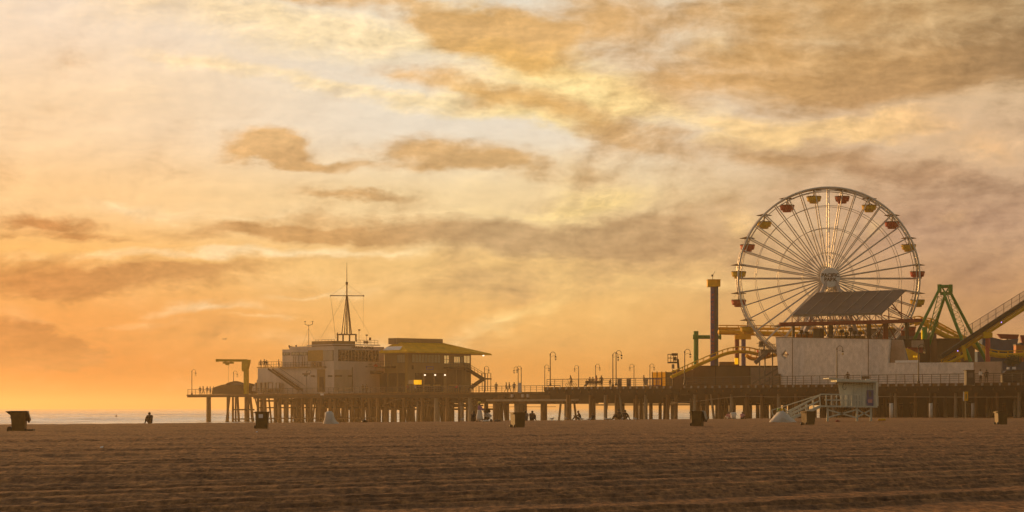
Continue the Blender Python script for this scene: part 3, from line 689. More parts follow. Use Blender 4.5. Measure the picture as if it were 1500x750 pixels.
# ------------------------------------------------------------------ harbour office
WL = EL_.back(1.8)                                   # its long face, parallel to the pier
cA = WL.A + WL.u * WL.s_at(489)
WR = Wall((cA.x, cA.y), V_)                          # its right hand face
def zat(y, d): return H + (HZ - y) * d / F
def block(mb, W, x0, x1, depth, z0, z1, inset=0.0):
    a, b = W.A + W.u * W.s_at(x0) - W.n * inset, W.A + W.u * W.s_at(x1) - W.n * inset
    back = -W.n * depth
    mb.hexa([Vector((q.x, q.y, z0)) for q in (a, b, b + back, a + back)], [Vector((q.x, q.y, z1)) for q in (a, b, b + back, a + back)])
r = thing('harbour_office', 'white two storey harbour office with a signal mast on its roof', 'building', WL.p(440, 577))
z1, z2, z3 = 9.6, 13.75, 13.35
mb = MB(); block(mb, WL, 377.5, 489, 12.8, ZL, z1); mb.build('lower_storey', MT['white'], r)
mb = MB()
WL.poly(mb, [(377.4, 573), (366, 573), (367, 566), (370, 566), (370.3, 561), (373, 561), (373.3, 556), (375.5, 556), (376, 549), (377.4, 549)], -.5, 4); mb.build('outer_steps', MT['white'], r)
mb = MB(); block(mb, WL, 451, 489, 12.7, z1 + .002, z2); mb.build('upper_storey', MT['white'], r)
mb = MB(); block(mb, WL, 413, 451, 9, z1 + .002, z3, .1); mb.build('west_room', MT['white'], r)
mb = MB(); WL.rect(mb, 424.5, 451, 507.8, 511.5, .05, 9); mb.build('roof_edge', MT['white'], r)
mb = MB(); block(mb, WR, 489.4, 523, 7, z2 + .002, z2 + 1.05, .6); mb.build('penthouse', MT['tan'], r)
mb = MB(); WL.rect(mb, 450.5, 489, 504.6, 506, .25, .8); WR.rect(mb, 489, 556, 504.4, 505.8, .25, .8); mb.build('parapet', MT['white'], r)
mb = MB(); WL.rect(mb, 412.6, 478, 537.6, 538.8, .5, 1.0); WL.rect(mb, 377, 412.5, 537.4, 538.6, .12, .3); mb.build('ledge', MT['tan'], r)
mb = MB(); WL.rect(mb, 451.2, 473, 513, 529, .06, .1); mb.build('ochre_panel', MT['ochre'], r)
mb = MB(); WR.rect(mb, 489.3, 514.8, 541.5, 573, .12, .2); mb.build('pale_annex', MT['cream'], r)
mb = MB(); WR.rect(mb, 514.9, 515.6, 538, 574, .28, .16); mb.build('drain_pipe', MT['frame'], r)
def window(W, root, x0, x1, y0, y1, n, pane='glass', mull='white', off=.05, fr='frame', rows=0):
    mb = MB(); W.rect(mb, x0, x1, y0, y1, off, .1); o = mb.build('window', MT[fr], root)
    mb = MB(); W.rect(mb, x0 + .5, x1 - .5, y0 + .6, y1 - .6, off + .02, .06); mb.build('pane', MT[pane], o)
    if n:
        mb = MB()
        for i in range(1, n): x = x0 + (x1 - x0) * i / n; W.rect(mb, x - .28, x + .28, y0 + .5, y1 - .5, off + .08, .1)
        for i in range(1, rows + 1): y = y0 + (y1 - y0) * i / (rows + 1); W.rect(mb, x0, x1, y - .25, y + .25, off + .07, .1)
        mb.build('mullion', MT[mull], o)
    return o
window(WR, r, 495.3, 554.3, 512.6, 529.4, 12, 'glass', 'cream')
window(WL, r, 473.4, 488.6, 513.2, 528.8, 8, 'glass2', 'white')
window(WL, r, 413.8, 424.4, 516.4, 520.4, 3, 'glass2'); window(WL, r, 427, 438.6, 515.8, 520.6, 3, 'glass2'); window(WL, r, 440, 450.3, 515.8, 520.6, 3, 'glass2')
for x in (427, 440): window(WL, r, x, x + 10, 521.4, 537, 3, 'white', 'tan', .04, 'white')
window(WL, r, 456, 463, 529.6, 537, 2, 'glass'); window(WL, r, 464.3, 471, 529.6, 537, 2, 'glass')
mb = MB(); WL.rect(mb, 464.6, 476.5, 541, 574, .05, .1); mb.build('recess', MT['tan'], r)
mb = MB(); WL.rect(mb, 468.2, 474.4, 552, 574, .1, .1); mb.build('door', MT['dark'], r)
for W, x0, x1 in ((WL, 455.8, 461.3), (WL, 481, 487), (WR, 490.2, 500, ), (WR, 508.7, 514.6)):
    mb = MB(); W.rect(mb, x0, x1, 549.6, 552, .16, .1); mb.build('slit_window', MT['frame'], r)
mb = MB(); WR.rect(mb, 537.5, 554.5, 530.8, 542.6, .1, .12); bd = mb.build('notice_board', MT['white'], r)
mb = MB(); WR.rect(mb, 548.6, 550.8, 532.8, 539.4, .14, .05); WR.rect(mb, 547.0, 552.4, 534.9, 537.3, .15, .05); mb.build('red_cross', MT['redx'], bd)
for i, t_ in enumerate(('FIRST', 'AID STATION')): letters(t_, .42, MT['lettr'], bd, WR.p(542, 534 + 3.2 * i, .12), V_, name='lettering')
letters('HARBOR OFFICE', .74, MT['lettr'], r, WR.p(531, 509.2, .04), V_, bold=.012)
mb = MB(); WR.rect(mb, 542, 557, 543.4, 547.6, 1.2, 1.2); mb.build('awning', MT['frame'], r)
mb = MB()
for o_ in (1.1, 2.1): mb.bar(WL.p(405, 540.5, o_), WL.p(450, 572, o_), .12, .38)
for k in range(18): t_ = (k + .5) / 18; a_ = WL.p(405 + 45 * t_, 540.3 + 31.5 * t_, 1.1); mb.bar(a_, a_ + WL.n * 1.0, .3, .05)
mb.bar(WL.p(405, 533.5, 2.1), WL.p(424, 547, 2.1), .06, .06); mb.bar(WL.p(424, 547, 2.1), WL.p(451, 565, 2.1), .06, .06); mb.bar(WL.p(413, 537.5, 1.1), WL.p(454, 566, 1.1), .06, .06)
for k in range(7): x = 406 + 7 * k; y = 541 + (x - 405) * .7; mb.bar(WL.p(x, y, 2.1), WL.p(x, y - 7, 2.1), .05, .05)
mb.build('stair', MT['wood_dark'], r)
def rail_px(root, W, x0, x1, yb, yt, n, off=0, bars=2, m_='rail', name='roof_railing', r_=.035):
    mb = MB(); q0, q1 = W.p(x0, yb, off), W.p(x1, yb, off); zt = W.p(x0, yt, off).z; q1.z = q0.z
    for k in range(bars): z = zt - (zt - q0.z) * k / bars; mb.bar(Vector((q0.x, q0.y, z)), Vector((q1.x, q1.y, z)), r_ * 2, r_ * 2)
    for i in range(n + 1): q = q0.lerp(q1, i / n); mb.bar(q, Vector((q.x, q.y, zt)), r_ * 2, r_ * 2)
    return mb.build(name, MT[m_], root)
rail_px(r, WL, 378.5, 411.5, 538, 530.2, 9, -.1); rail_px(r, WL, 412, 478, 538, 531.5, 16, .4)
rail_px(r, WL, 460.3, 488.5, 505, 498, 6, -.3); rail_px(r, WR, 524, 555, 504.6, 498, 6, -.3)
mb = MB()
for x, y in ((546, 496), ): q = WR.p(x, y, -1); mb.box(q, (.5, .5, .5), .3)
q = WR.p(540.5, 501.3, -1); mb.box(q, (.9, .5, .5), .7)
for x, y0, y1 in ((530.3, 504, 482.5), (541.6, 504, 490.5), (546, 504, 497)): mb.bar(WR.p(x, y0, -1), WR.p(x, y1, -1), .07, .07)
mb.box(WR.p(530.8, 483.2, -1), (.4, .3, .3)); mb.box(WR.p(541.6, 490.8, -1), (.45, .3, .25)); mb.build('roof_equipment', MT['blacks'], r)
mb = MB(); mb.bar(WL.p(417.5, 507.5, -1), WL.p(424, 508.3, -1), .2, .2); mb.bar(WL.p(417.5, 506, -1), WL.p(419, 510, -1), .25, .25); mb.bar(WL.p(428, 505.4, -1), WL.p(428, 508, -1), .3, .3); mb.build('roof_camera', MT['blacks'], r)
# signal mast
MD = 487.0
r = thing('signal_mast', 'tall signal mast with yardarm and stays on the harbour office roof', 'mast', px(508, 499, MD))
mb = MB(); mb.tube(px(508, 490, MD), px(508, 414, MD), .17, .14); mb.tube(px(508, 414, MD), px(508, 384.6, MD), .09, .04); mb.box(px(508, 415, MD), (.45, .45, .5)); mb.build('pole', MT['blacks'], r)
mb = MB(); mb.tube(px(484, 433, MD), px(532.5, 433.4, MD), .09); mb.tube(px(484, 432.2, MD), px(484, 434, MD), .14); mb.tube(px(532.5, 432.4, MD), px(532.5, 434.4, MD), .14); mb.build('yardarm', MT['blacks'], r)
for dx, dy in ((-7.2, -1), (7.2, -1), (-4, 1), (4, 1)):
    mb = MB(); q = px(508 + dx, 490, MD); q.y += dy * .9; mb.tube(q, px(508 + dx * .12, 433, MD), .12, .09); mb.build('leg', MT['blacks'], r)
mb = MB(); c_ = px(508, 490, MD); mb.box(c_, (3.9, 2.6, .2))
for x in (494.6, 502.5, 512, 521.4):
    for dy in (-1.2, 1.2): q = px(x, 490, MD); q.y += dy; mb.bar(q, Vector((q.x, q.y, z2 + 1.0)), .16, .16)
mb.bar(px(494.4, 491, MD), px(494.4, 487, MD), .18, .18); mb.build('platform', MT['blacks'], r)
mb = MB()
for a_, b_ in (((484, 433), (492, 496)), ((484, 433), (489, 470)), ((532.5, 433.4), (532, 480)), ((508, 416), (484.5, 433)), ((508, 416), (532, 433)), ((508, 430), (470, 495)), ((510, 436), (541, 489)), ((489, 470), (491, 496)), ((508, 425), (497, 445))):
    mb.path([px(*a_, MD), px(*b_, MD)], .02, 4)
mb.build('stay', MT['rail'], r)
MD2 = 490
r = thing('weather_mast', 'thin wind gauge mast guyed to the left part of the harbour office roof', 'mast', px(452, 507.5, MD2))
mb = MB(); mb.tube(px(452.2, 508.5, MD2), px(452.2, 475, MD2), .07, .05); mb.build('pole', MT['blacks'], r)
mb = MB(); mb.path([px(446.8, 470.6, MD2), px(446.8, 475, MD2), px(452, 477, MD2), px(457.8, 475, MD2), px(457.8, 470.6, MD2)], .06, 5); mb.box(px(446.8, 471, MD2), (.35, .2, .12)); mb.box(px(457.8, 471, MD2), (.35, .2, .12)); mb.build('wind_gauge', MT['blacks'], r)
mb = MB(); mb.path([px(452, 481, MD2), px(442.5, 507.5, MD2)], .02, 4); mb.path([px(452, 482, MD2), px(460.5, 497, MD2)], .02, 4); mb.path([px(452, 499, MD2), px(445, 508, MD2)], .02, 4); mb.build('stay', MT['rail'], r)
mb = MB(); q = WL.back(-3)
mb.bar(q.p(449, 576), q.p(449, 543), .09, .09); q.rect(mb, 443.2, 453.6, 546.6, 548.8, .1, .2); q.rect(mb, 445.6, 450, 548.8, 551.4, .1, .2); mb.path([q.p(449, 546), q.p(452, 541.5), q.p(455, 543), q.p(455, 547)], .05, 4)
solo(mb, 'direction_sign', MT['frame'], 'direction sign post in front of the office wall beside the outside stair', 'sign', q.p(449, 576))
WD = EL_.back(1.0)
r = thing('cargo_boxes', 'pale storage boxes at the foot of the harbour office steps', 'storage box', WD.p(385, 573)); r.name = 'storage_box'
mb = MB(); WD.rect(mb, 376, 394, 560, 573.5, 0, 2); mb.build('crate', MT['cream'], r)
mb = MB(); WD.rect(mb, 394.5, 410.5, 561.5, 569, .2, 1.6); mb.build('crate', MT['white'], r)
mb = MB()
for x in (376, 383, 389, 394, 400, 405.5, 410): WD.rect(mb, x, x + .8, 560.5, 574, .3, .2)
mb.build('frame', MT['frame'], r)

# ------------------------------------------------------------------ restaurant with the yellow roof
BL = EL_.back(11)
cB = BL.A + BL.u * BL.s_at(598); BR = Wall((cB.x, cB.y), V_)
def bp_(u_, t_, z): q = cB + U_ * u_ + V_ * t_; return Vector((q.x, q.y, z))
r = thing('pier_restaurant', 'two storey pier restaurant with sweeping yellow roof', 'building', bp_(0, 0, ZL))
mb = MB(); mb.hexa([bp_(*q, ZL) for q in ((-7.7, 0), (0, 0), (0, 16.2), (-7.7, 16.2))], [bp_(*q, 12.5) for q in ((-7.7, 0), (0, 0), (0, 16.2), (-7.7, 16.2))]); mb.build('wall', MT['tan'], r)
ev = [(1.3, -1.3), (1.3, 16.6), (-6, 26.8), (-15.3, 16.6), (-15.3, 4.2), (-7.8, 4.0), (-7.8, -1.3)]; ZE, ZG = 12.3, 14.9
mb = MB(); bm_ = mb.bm
lo = [bm_.verts.new(bp_(*q, ZE)) for q in ev]; up = [bm_.verts.new(bp_(*q, ZE + .28)) for q in ev]
ra, rb_ = bm_.verts.new(bp_(-7, 3.2, ZG)), bm_.verts.new(bp_(-7, 13.2, ZG))
bm_.faces.new(lo[::-1])
for i in range(7): bm_.faces.new([lo[i], lo[(i + 1) % 7], up[(i + 1) % 7], up[i]])
bm_.faces.new([up[0], up[1], rb_, ra]); bm_.faces.new([up[1], up[2], rb_]); bm_.faces.new([up[2], up[3], rb_]); bm_.faces.new([up[3], up[4], ra, rb_]); bm_.faces.new([up[4], up[5], ra]); bm_.faces.new([up[5], up[6], ra]); bm_.faces.new([up[6], up[0], ra])
rf = mb.build('roof', MT['yroof'], r)
mb = MB()
for k in range(22):                                   # standing seams on the long slope
    t_ = -.6 + k * .8; f0 = bp_(1.25, t_, ZE + .3); tt = min(max(t_, 3.2), 13.2); f1 = bp_(-6.9, tt, ZG + .02); mb.bar(f0, f1, .05, .07)
for k in range(11):
    u0 = 1 - k * .9; mb.bar(bp_(u0, -1.2, ZE + .3), bp_(-7 + (u0 + 7) * .05, 3.1, ZG + .02), .05, .07)
mb.build('seam', MT['yroof'], rf)
mb = MB(); mb.hexa([bp_(*q, 14.2) for q in ((-8.5, 1.6), (-5.6, 1.6), (-5.6, 13.4), (-8.5, 13.4))], [bp_(*q, 15.4) for q in ((-8.5, 1.6), (-5.6, 1.6), (-5.6, 13.4), (-8.5, 13.4))]); mb.build('roof_curb', MT['tan'], rf)
mb = MB(); a_ = [bp_(-7.2, -.8, ZE + .60), bp_(-1.6, -.8, ZE + .60), bp_(-2.6, .5, ZE + 1.27), bp_(-7.4, .5, ZE + 1.27)]; mb.prism(a_, (0, 0, .09)); mb.build('skylight', MT['paper'], rf)
mb = MB(); mb.lathe(bp_(-5.6, 24.2, ZE - .1), [(.01, -.15), (.15, -.1), (.19, 0), (.15, .08)], 10); mb.build('eave_lamp', MT['lampglow'], rf)
gl = mat('sky_glow_pane', (236, 200, 140), .3, emit=((255, 200, 120), .38))  # glow stands in for sky seen through the building
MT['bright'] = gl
window(BL, r, 581.6, 595, 518.6, 531.4, 4, 'glass2', 'cream')
window(BR, r, 603, 644.8, 518.6, 531.6, 9, 'glass2', 'tan')
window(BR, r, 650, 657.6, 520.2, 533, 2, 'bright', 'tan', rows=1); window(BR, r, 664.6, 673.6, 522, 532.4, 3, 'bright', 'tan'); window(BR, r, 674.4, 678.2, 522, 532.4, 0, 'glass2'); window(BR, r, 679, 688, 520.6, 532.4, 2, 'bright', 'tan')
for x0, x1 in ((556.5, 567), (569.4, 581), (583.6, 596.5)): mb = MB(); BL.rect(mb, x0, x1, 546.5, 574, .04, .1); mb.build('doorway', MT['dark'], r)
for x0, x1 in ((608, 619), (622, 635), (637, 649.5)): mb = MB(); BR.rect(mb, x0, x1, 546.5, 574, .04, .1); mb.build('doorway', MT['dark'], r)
mb = MB(); BR.rect(mb, 654, 676, 541, 567, .04, .1); mb.build('shutter', MT['brown'], r)
for x in (617.8, 632.8, 647.2): mb = MB(); mb.lathe(BR.p(x, 549.5, 1.0), [(.02, -.13), (.14, -.1), (.18, 0), (.13, .12), (.04, .15)], 8); mb.build('wall_lamp', MT['lampglow'], r)
mb = MB(); BR.rect(mb, 624, 634.5, 536.4, 541.6, .1, .1); sg = mb.build('sign_board', MT['blue'], r)
mb = MB(); BR.rect(mb, 625.2, 633.3, 537.4, 540.6, .13, .05); mb.build('sign_face', MT['tan'], sg)
mb = MB(); BR.rect(mb, 603, 605.5, 535, 541, .12, .1); mb.build('crest', MT['wood_dark'], r)
mb = MB(); BL.rect(mb, 593.5, 597.9, 516, 574, .09, .12); mb.build('corner_strip', MT['ochre'], r)
mb = MB(); BL.rect(mb, 556, 580, 537, 539.2, 1.2, 1.2); mb.build('balcony', MT['wood_dark'], r); rail_px(r, BL, 556, 580, 537, 529.5, 6, 1.1, name='balcony_railing')
mb = MB(); BR.rect(mb, 650, 676, 537.4, 540, 1.5, 1.5); mb.build('balcony', MT['wood_dark'], r); rail_px(r, BR, 650, 676, 537.4, 531, 7, 1.4, name='balcony_railing')
mb = MB()
for o_ in (.6, 1.6):
    mb.bar(BR.p(675, 538.4, o_), BR.p(702, 555, o_), .12, .4); mb.bar(BR.p(703, 555, o_), BR.p(683, 569, o_), .12, .4)
    mb.bar(BR.p(676, 531.5, o_), BR.p(702, 547, o_), .06, .06); mb.bar(BR.p(702, 547, o_), BR.p(712, 547, o_), .06, .06)
    for x in (703.5, 711.5): mb.bar(BR.p(x, 547, o_), BR.p(x, 573, o_), .14, .14)
    for k in range(6): x = 677.5 + 5 * k; y = 539.5 + 15.6 * k / 5.4; mb.bar(BR.p(x, y, o_), BR.p(x, y - 7.4, o_), .06, .06)
for k in range(12): t_ = (k + .5) / 12; mb.bar(BR.p(675 + 27 * t_, 538.2 + 16.6 * t_, .6), BR.p(675 + 27 * t_, 538.2 + 16.6 * t_, 1.6), .28, .05); mb.bar(BR.p(703 - 20 * t_, 555 + 14 * t_, .6), BR.p(703 - 20 * t_, 555 + 14 * t_, 1.6), .28, .05)
BR.rect(mb, 701.5, 712.5, 554, 556, 1.65, 1.1); mb.bar(BR.p(690, 549, 1.6), BR.p(703, 560, 1.6), .08, .1); mb.build('outside_stair', MT['wood_dark'], r)
mb = MB()
for x in (655, 662, 669): mb.bar(BR.p(x, 532, 1.3), BR.p(x, 540, 1.3), .05, .05)
mb.bar(BR.p(662, 541, 1.4), BR.p(662, 572, 1.4), .16, .16); mb.bar(BR.p(676, 541, 1.4), BR.p(676, 572, 1.4), .16, .16); mb.build('balcony_post', MT['tan'], r)
# things on the terrace
TW = EL_.back(.9)
mb = MB(); TW.rect(mb, 606.3, 612.8, 556.6, 563.2, 0, .8); mb.mi = 1; mb.bar(TW.p(607.5, 563, -.4), TW.p(607.5, 575, -.4), .08, .08); mb.bar(TW.p(611.5, 563, -.4), TW.p(611.5, 575, -.4), .08, .08)
solo(mb, 'box_sign', [MT['ybox'], MT['frame']], 'glowing yellow box sign in front of the restaurant', 'sign', TW.p(609.5, 574.5))
mb = MB(); TW.rect(mb, 598.5, 605.4, 557, 562.2, 0, .2); mb.mi = 1; mb.bar(TW.p(602, 562, -.1), TW.p(602, 575, -.1), .08, .08)
solo(mb, 'menu_board', [MT['cream'], MT['frame']], 'pale board on a post left of the glowing yellow box sign', 'sign', TW.p(602, 574.5))
mb = MB()
for a_, b_ in ((618, 626), (633, 641), (656, 665)): TW.rect(mb, a_, b_, 563.4, 565.8, -.2, .5)
mb.mi = 1
for a_ in (620, 624, 635, 639, 658, 663): mb.bar(TW.p(a_, 565.8, -.4), TW.p(a_, 574.5, -.4), .06, .06)
solo(mb, 'counter', [MT['ochre'], MT['frame']], 'yellow ochre counter ledge along the restaurant terrace', 'counter', TW.p(640, 574.5))

# ------------------------------------------------------------------ jib crane, covered heap
CW = EL_.back(1.2)
r = thing('jib_crane', 'yellow jib crane at the left end of the pier', 'crane', CW.p(359, 577))
mb = MB(); CW.rect(mb, 356.8, 361.2, 541, 577.5, 0, .6); CW.poly(mb, [(354, 530.2), (363.8, 527), (363.4, 531), (361, 541), (360.6, 544), (354.6, 544), (354, 541)], .02, .64); mb.build('post', MT['ycrane'], r)
q = CW.p(358, 529, -.3); mb = MB(); mb.bar(px(318.2, 528.0, q.y), px(363, 528.3, q.y), .5, .46); mb.bar(px(318.2, 525.8, q.y), px(318.2, 530, q.y), .62, .1); mb.bar(px(318.5, 526.3, q.y), px(362, 526.6, q.y), .62, .08); mb.build('arm', MT['ycrane'], r)
mb = MB(); mb.box(px(334.5, 531.5, q.y), (2.3, .7, .34)); mb.box(px(333, 533.3, q.y), (.8, .6, .42)); mb.box(px(330, 530.6, q.y), (.4, .7, .5)); mb.box(px(339, 530.6, q.y), (.4, .7, .5)); h_ = mb.build('hoist', MT['ycrane'], r)
mb = MB(); mb.path([px(334.5, 534, q.y), px(334.6, 566, q.y)], .03, 4); mb.build('cable', MT['rail'], h_)
HW = EL_.back(4)
pr = [(319, 577), (319, 570), (322, 565.5), (328, 563.5), (334, 561.8), (338.5, 560.8), (341, 558.6), (343.5, 558), (346, 560.5), (352, 561), (357, 561.6), (361, 561), (364, 566), (365, 577)]
mb = MB(); bm_ = mb.bm; rows = []
for k in range(6):
    row = []
    for i, (x, y) in enumerate(pr): f = math.sin(math.pi * (k + .4) / 5.8); yy = 577 - (577 - y) * (.8 + .2 * f); row.append(bm_.verts.new(HW.p(x, yy, 1.5 - k * .8) + Vector((rng.uniform(-.1, .1), 0, rng.uniform(-.08, .08)))))
    rows.append(row)
for A, B_ in zip(rows[:-1], rows[1:]):
    for i in range(len(pr) - 1): bm_.faces.new([A[i], A[i + 1], B_[i + 1], B_[i]])
bm_.faces.new(rows[0]); bm_.faces.new(rows[-1][::-1])
solo(mb, 'covered_heap', MT['wood_dark'], 'dark tarpaulin covered heap under the yellow crane arm', 'covered heap', HW.p(342, 577))
# ------------------------------------------------------------------ ferris wheel
WD_ = 385.0; k_ = WD_ / F; HC = px(1213, 408, WD_); RR = 132.5 * k_
r = thing('ferris_wheel', 'big white ferris wheel with red and yellow gondolas', 'ferris wheel', Vector((HC.x, HC.y, ZR)))
RD = 1.15                                             # half the distance between its two rims
for sy in (-1, 1):
    mb = MB(); mb.ring(HC + Vector((0, sy * RD, 0)), RR, .17, 120); mb.build('rim', MT['wwheel'], r)
    mb = MB(); mb.ring(HC + Vector((0, sy * RD, 0)), RR - .5, .07, 120, 5); mb.build('rim', MT['wwheel'], r)
    for f, t_ in ((.80, .045), (.555, .05), (.285, .045)): mb = MB(); mb.ring(HC + Vector((0, sy * (RD * f + .35), 0)), RR * f, t_, 96, 5); mb.build('inner_ring', MT['wwheel'], r)
mb = MB()
for i in range(80):
    a = 2 * math.pi * i / 80; o_ = Vector((math.sin(a), 0, math.cos(a)))
    mb.bar(HC + o_ * RR + Vector((0, -RD, 0)), HC + o_ * RR + Vector((0, RD, 0)), .1, .1)
    if i % 2: b = 2 * math.pi * (i + 1) / 80; mb.bar(HC + o_ * RR + Vector((0, -RD, 0)), HC + Vector((math.sin(b), 0, math.cos(b))) * RR + Vector((0, RD, 0)), .06, .06)
mb.build('rim_tie', MT['wwheel'], r)
for i in range(40):
    a = math.radians(9 * i); o_ = Vector((math.sin(a), 0, math.cos(a)))
    for sy in (-1, 1):
        mb = MB(); mb.tube(HC + o_ * 1.1 + Vector((0, sy * 1.7, 0)), HC + o_ * (RR - .1) + Vector((0, sy * RD, 0)), .085, .085, 6); mb.build('spoke', MT['wwheel'], r)
mb = MB()
def lathe_y(mb, c, prof, n=20):                       # a turned body whose axis points at the viewer
    rows = []
    for rr, yy in prof: rows.append([mb.bm.verts.new(c + Vector((max(rr, .001) * math.cos(6.28319 * k / n), yy, max(rr, .001) * math.sin(6.28319 * k / n)))) for k in range(n)])
    for A, B_ in zip(rows[:-1], rows[1:]):
        for k in range(n): mb.bm.faces.new([A[k], A[(k + 1) % n], B_[(k + 1) % n], B_[k]])
    mb.bm.faces.new(rows[0]); mb.bm.faces.new(rows[-1][::-1])
lathe_y(mb, HC, [(1.2, -1.9), (1.25, -1.5), (.7, -1.3), (.7, 1.3), (1.25, 1.5), (1.2, 1.9)]); hub = mb.build('hub', MT['wwheel'], r)
mb = MB(); lathe_y(mb, HC, [(1.46, -2.75), (1.55, -2.7), (1.55, -2.4), (1.2, -2.2)], 32); sgn_ = mb.build('hub_sign', MT['paper'], r)
letters('PACIFIC\nPARK', .80, MT['lettr'], sgn_, HC + Vector((0, -2.77, .02)), (1, 0, 0), bold=.03)
for (x0, x1) in ((1208, 1153), (1221, 1273)):
    for sy in (-1, 1):
        a_ = px(x0, 412, WD_) + Vector((0, sy * 2.3, 0)); b_ = px(x1, 540, WD_) + Vector((0, sy * 3.4, 0)); mb = MB(); mb.bar(a_, b_, .9, .5); mb.build('support_leg', MT['wleg'], r)
for x1 in (1195, 1232):
    mb = MB(); mb.tube(px(1213, 412, WD_) + Vector((0, 2.3, 0)), px(x1, 540, WD_) + Vector((0, 4.5, 0)), .14); mb.build('support_leg', MT['wleg'], r)
mb = MB()
for x0, y0, x1, y1 in ((1180, 470, 1245, 470), (1168, 500, 1190, 470), (1258, 500, 1236, 470), (1190, 455, 1213, 500), (1236, 455, 1213, 500)): mb.tube(px(x0, y0, WD_) + Vector((0, -3, 0)), px(x1, y1, WD_) + Vector((0, -3, 0)), .12)
mb.build('leg_brace', MT['wleg'], r)
def make_gondola(root, colr):
    mb = MB(); mb.lathe((0, 0, -2.28), [(.5, 0), (.7, .02), (.72, .28), (1.02, .32), (1.1, .6), (1.2, 1.02), (1.22, 1.06), (1.13, 1.08), (1.05, .8), (.9, .5)], 8)
    g = mb.build('gondola', MT[colr], None)
    mb = MB(); mb.lathe((0, 0, -2.2), [(.13, 0), (.13, 2.1), (.1, 2.4)], 8); mb.build('pole', MT['wwheel'], g, True)
    mb = MB(); mb.lathe((0, 0, -.16), [(1.23, 0), (1.25, .04), (.7, .16), (.2, .3), (.05, .36)], 16); mb.build('sunshade', MT['brown'], g, True)
    mb = MB(); mb.lathe((0, 0, -1.24), [(1.16, 0), (1.2, .02), (1.2, .1), (1.16, .12)], 14); mb.build('gunwale', MT['wood_dark'], g, True)
    mb = MB()
    for a in (0, 1.571, 3.1416, 4.712): mb.bar(Vector((1.08 * math.cos(a), 1.08 * math.sin(a), -1.15)), Vector((.25 * math.cos(a), .25 * math.sin(a), -.1)), .03, .03)
    mb.build('hanger', MT['wwheel'], g, True)
    return g
MT['ygond'] = mat('gondola_yellow', (226, 178, 8), .5, var=.1); gp = {c: make_gondola(r, c) for c in ('ygond', 'red')}
used = set()
for i in range(20):
    a = math.radians(9 + 18 * i); c = 'red' if i % 2 == 0 else 'ygond'
    loc = HC + Vector((math.sin(a) * RR, 0, math.cos(a) * RR)) - Vector(r['org'])
    o = gp[c] if c not in used else copy_tree(gp[c]); used.add(c); o.parent = r; o.location = loc

# ------------------------------------------------------------------ drop tower and the green gate beam
TD = 398.0
r = thing('drop_tower', 'blue drop tower with red lettering and a yellow top box', 'ride tower', Vector((px(1046.5, 0, TD).x, TD, ZR)))
def bpx(mb, x0, x1, y0, y1, d, t): a, b = px(x0, y1, d), px(x1, y0, d); mb.prism([Vector((a.x, d, a.z)), Vector((b.x, d, a.z)), Vector((b.x, d, b.z)), Vector((a.x, d, b.z))], (0, t, 0)); return mb
mb = MB(); bpx(mb, 1041, 1047.2, 418, 567, TD, 1.1); mb.build('front_column', MT['blue'], r)
mb = MB(); bpx(mb, 1047.4, 1052.2, 418, 567, TD + .2, 1.2); mb.build('side_column', MT['dblue'], r)
mb = MB(); bpx(mb, 1046.9, 1048, 418, 567, TD - .1, .3); mb.build('guide_rail', MT['frame'], r)
mb = MB(); bpx(mb, 1036.8, 1050, 410, 419.8, TD - .4, 2.2); bpx(mb, 1050.1, 1055.4, 409.6, 419.4, TD - .2, 2.1); bpx(mb, 1036.4, 1055.6, 409, 410.2, TD - .5, 2.4); mb.build('top_box', MT['ysteel'], r)
mb = MB(); mb.tube(px(1044, 409, TD), px(1044, 402, TD), .05); mb.tube(px(1044, 404, TD), px(1047.5, 397.5, TD), .03); mb.box(px(1043.4, 403.6, TD), (.3, .3, .3)); mb.build('antenna', MT['blacks'], r)
s_ = 'PACIFIC PLUNGE'
for i, ch in enumerate(s_):
    if ch != ' ': letters(ch, .66, MT['lettred'], r, px(1044.0, 432.5 + i * 6.45, TD) + Vector((0, -.06, 0)), (1, 0, 0), bold=.01)
r = thing('ride_gate', 'green tubular ride beam left of the blue drop tower', 'ride frame', Vector((px(1019.5, 0, 402).x, 402, ZR)))
mb = MB(); mb.tube(px(1019.5, 566, 402), px(1019.5, 485, 402), .42, n=14); mb.build('post', MT['green'], r)
mb = MB(); mb.tube(px(1016, 493.6, 402), px(1056, 493.8, 402), .32, n=14); mb.tube(px(1015, 493.6, 402), px(1016.4, 493.6, 402), .42, n=14); mb.tube(px(1054, 493.8, 402), px(1056.4, 493.8, 402), .42, n=14); mb.build('crossbar', MT['green'], r)

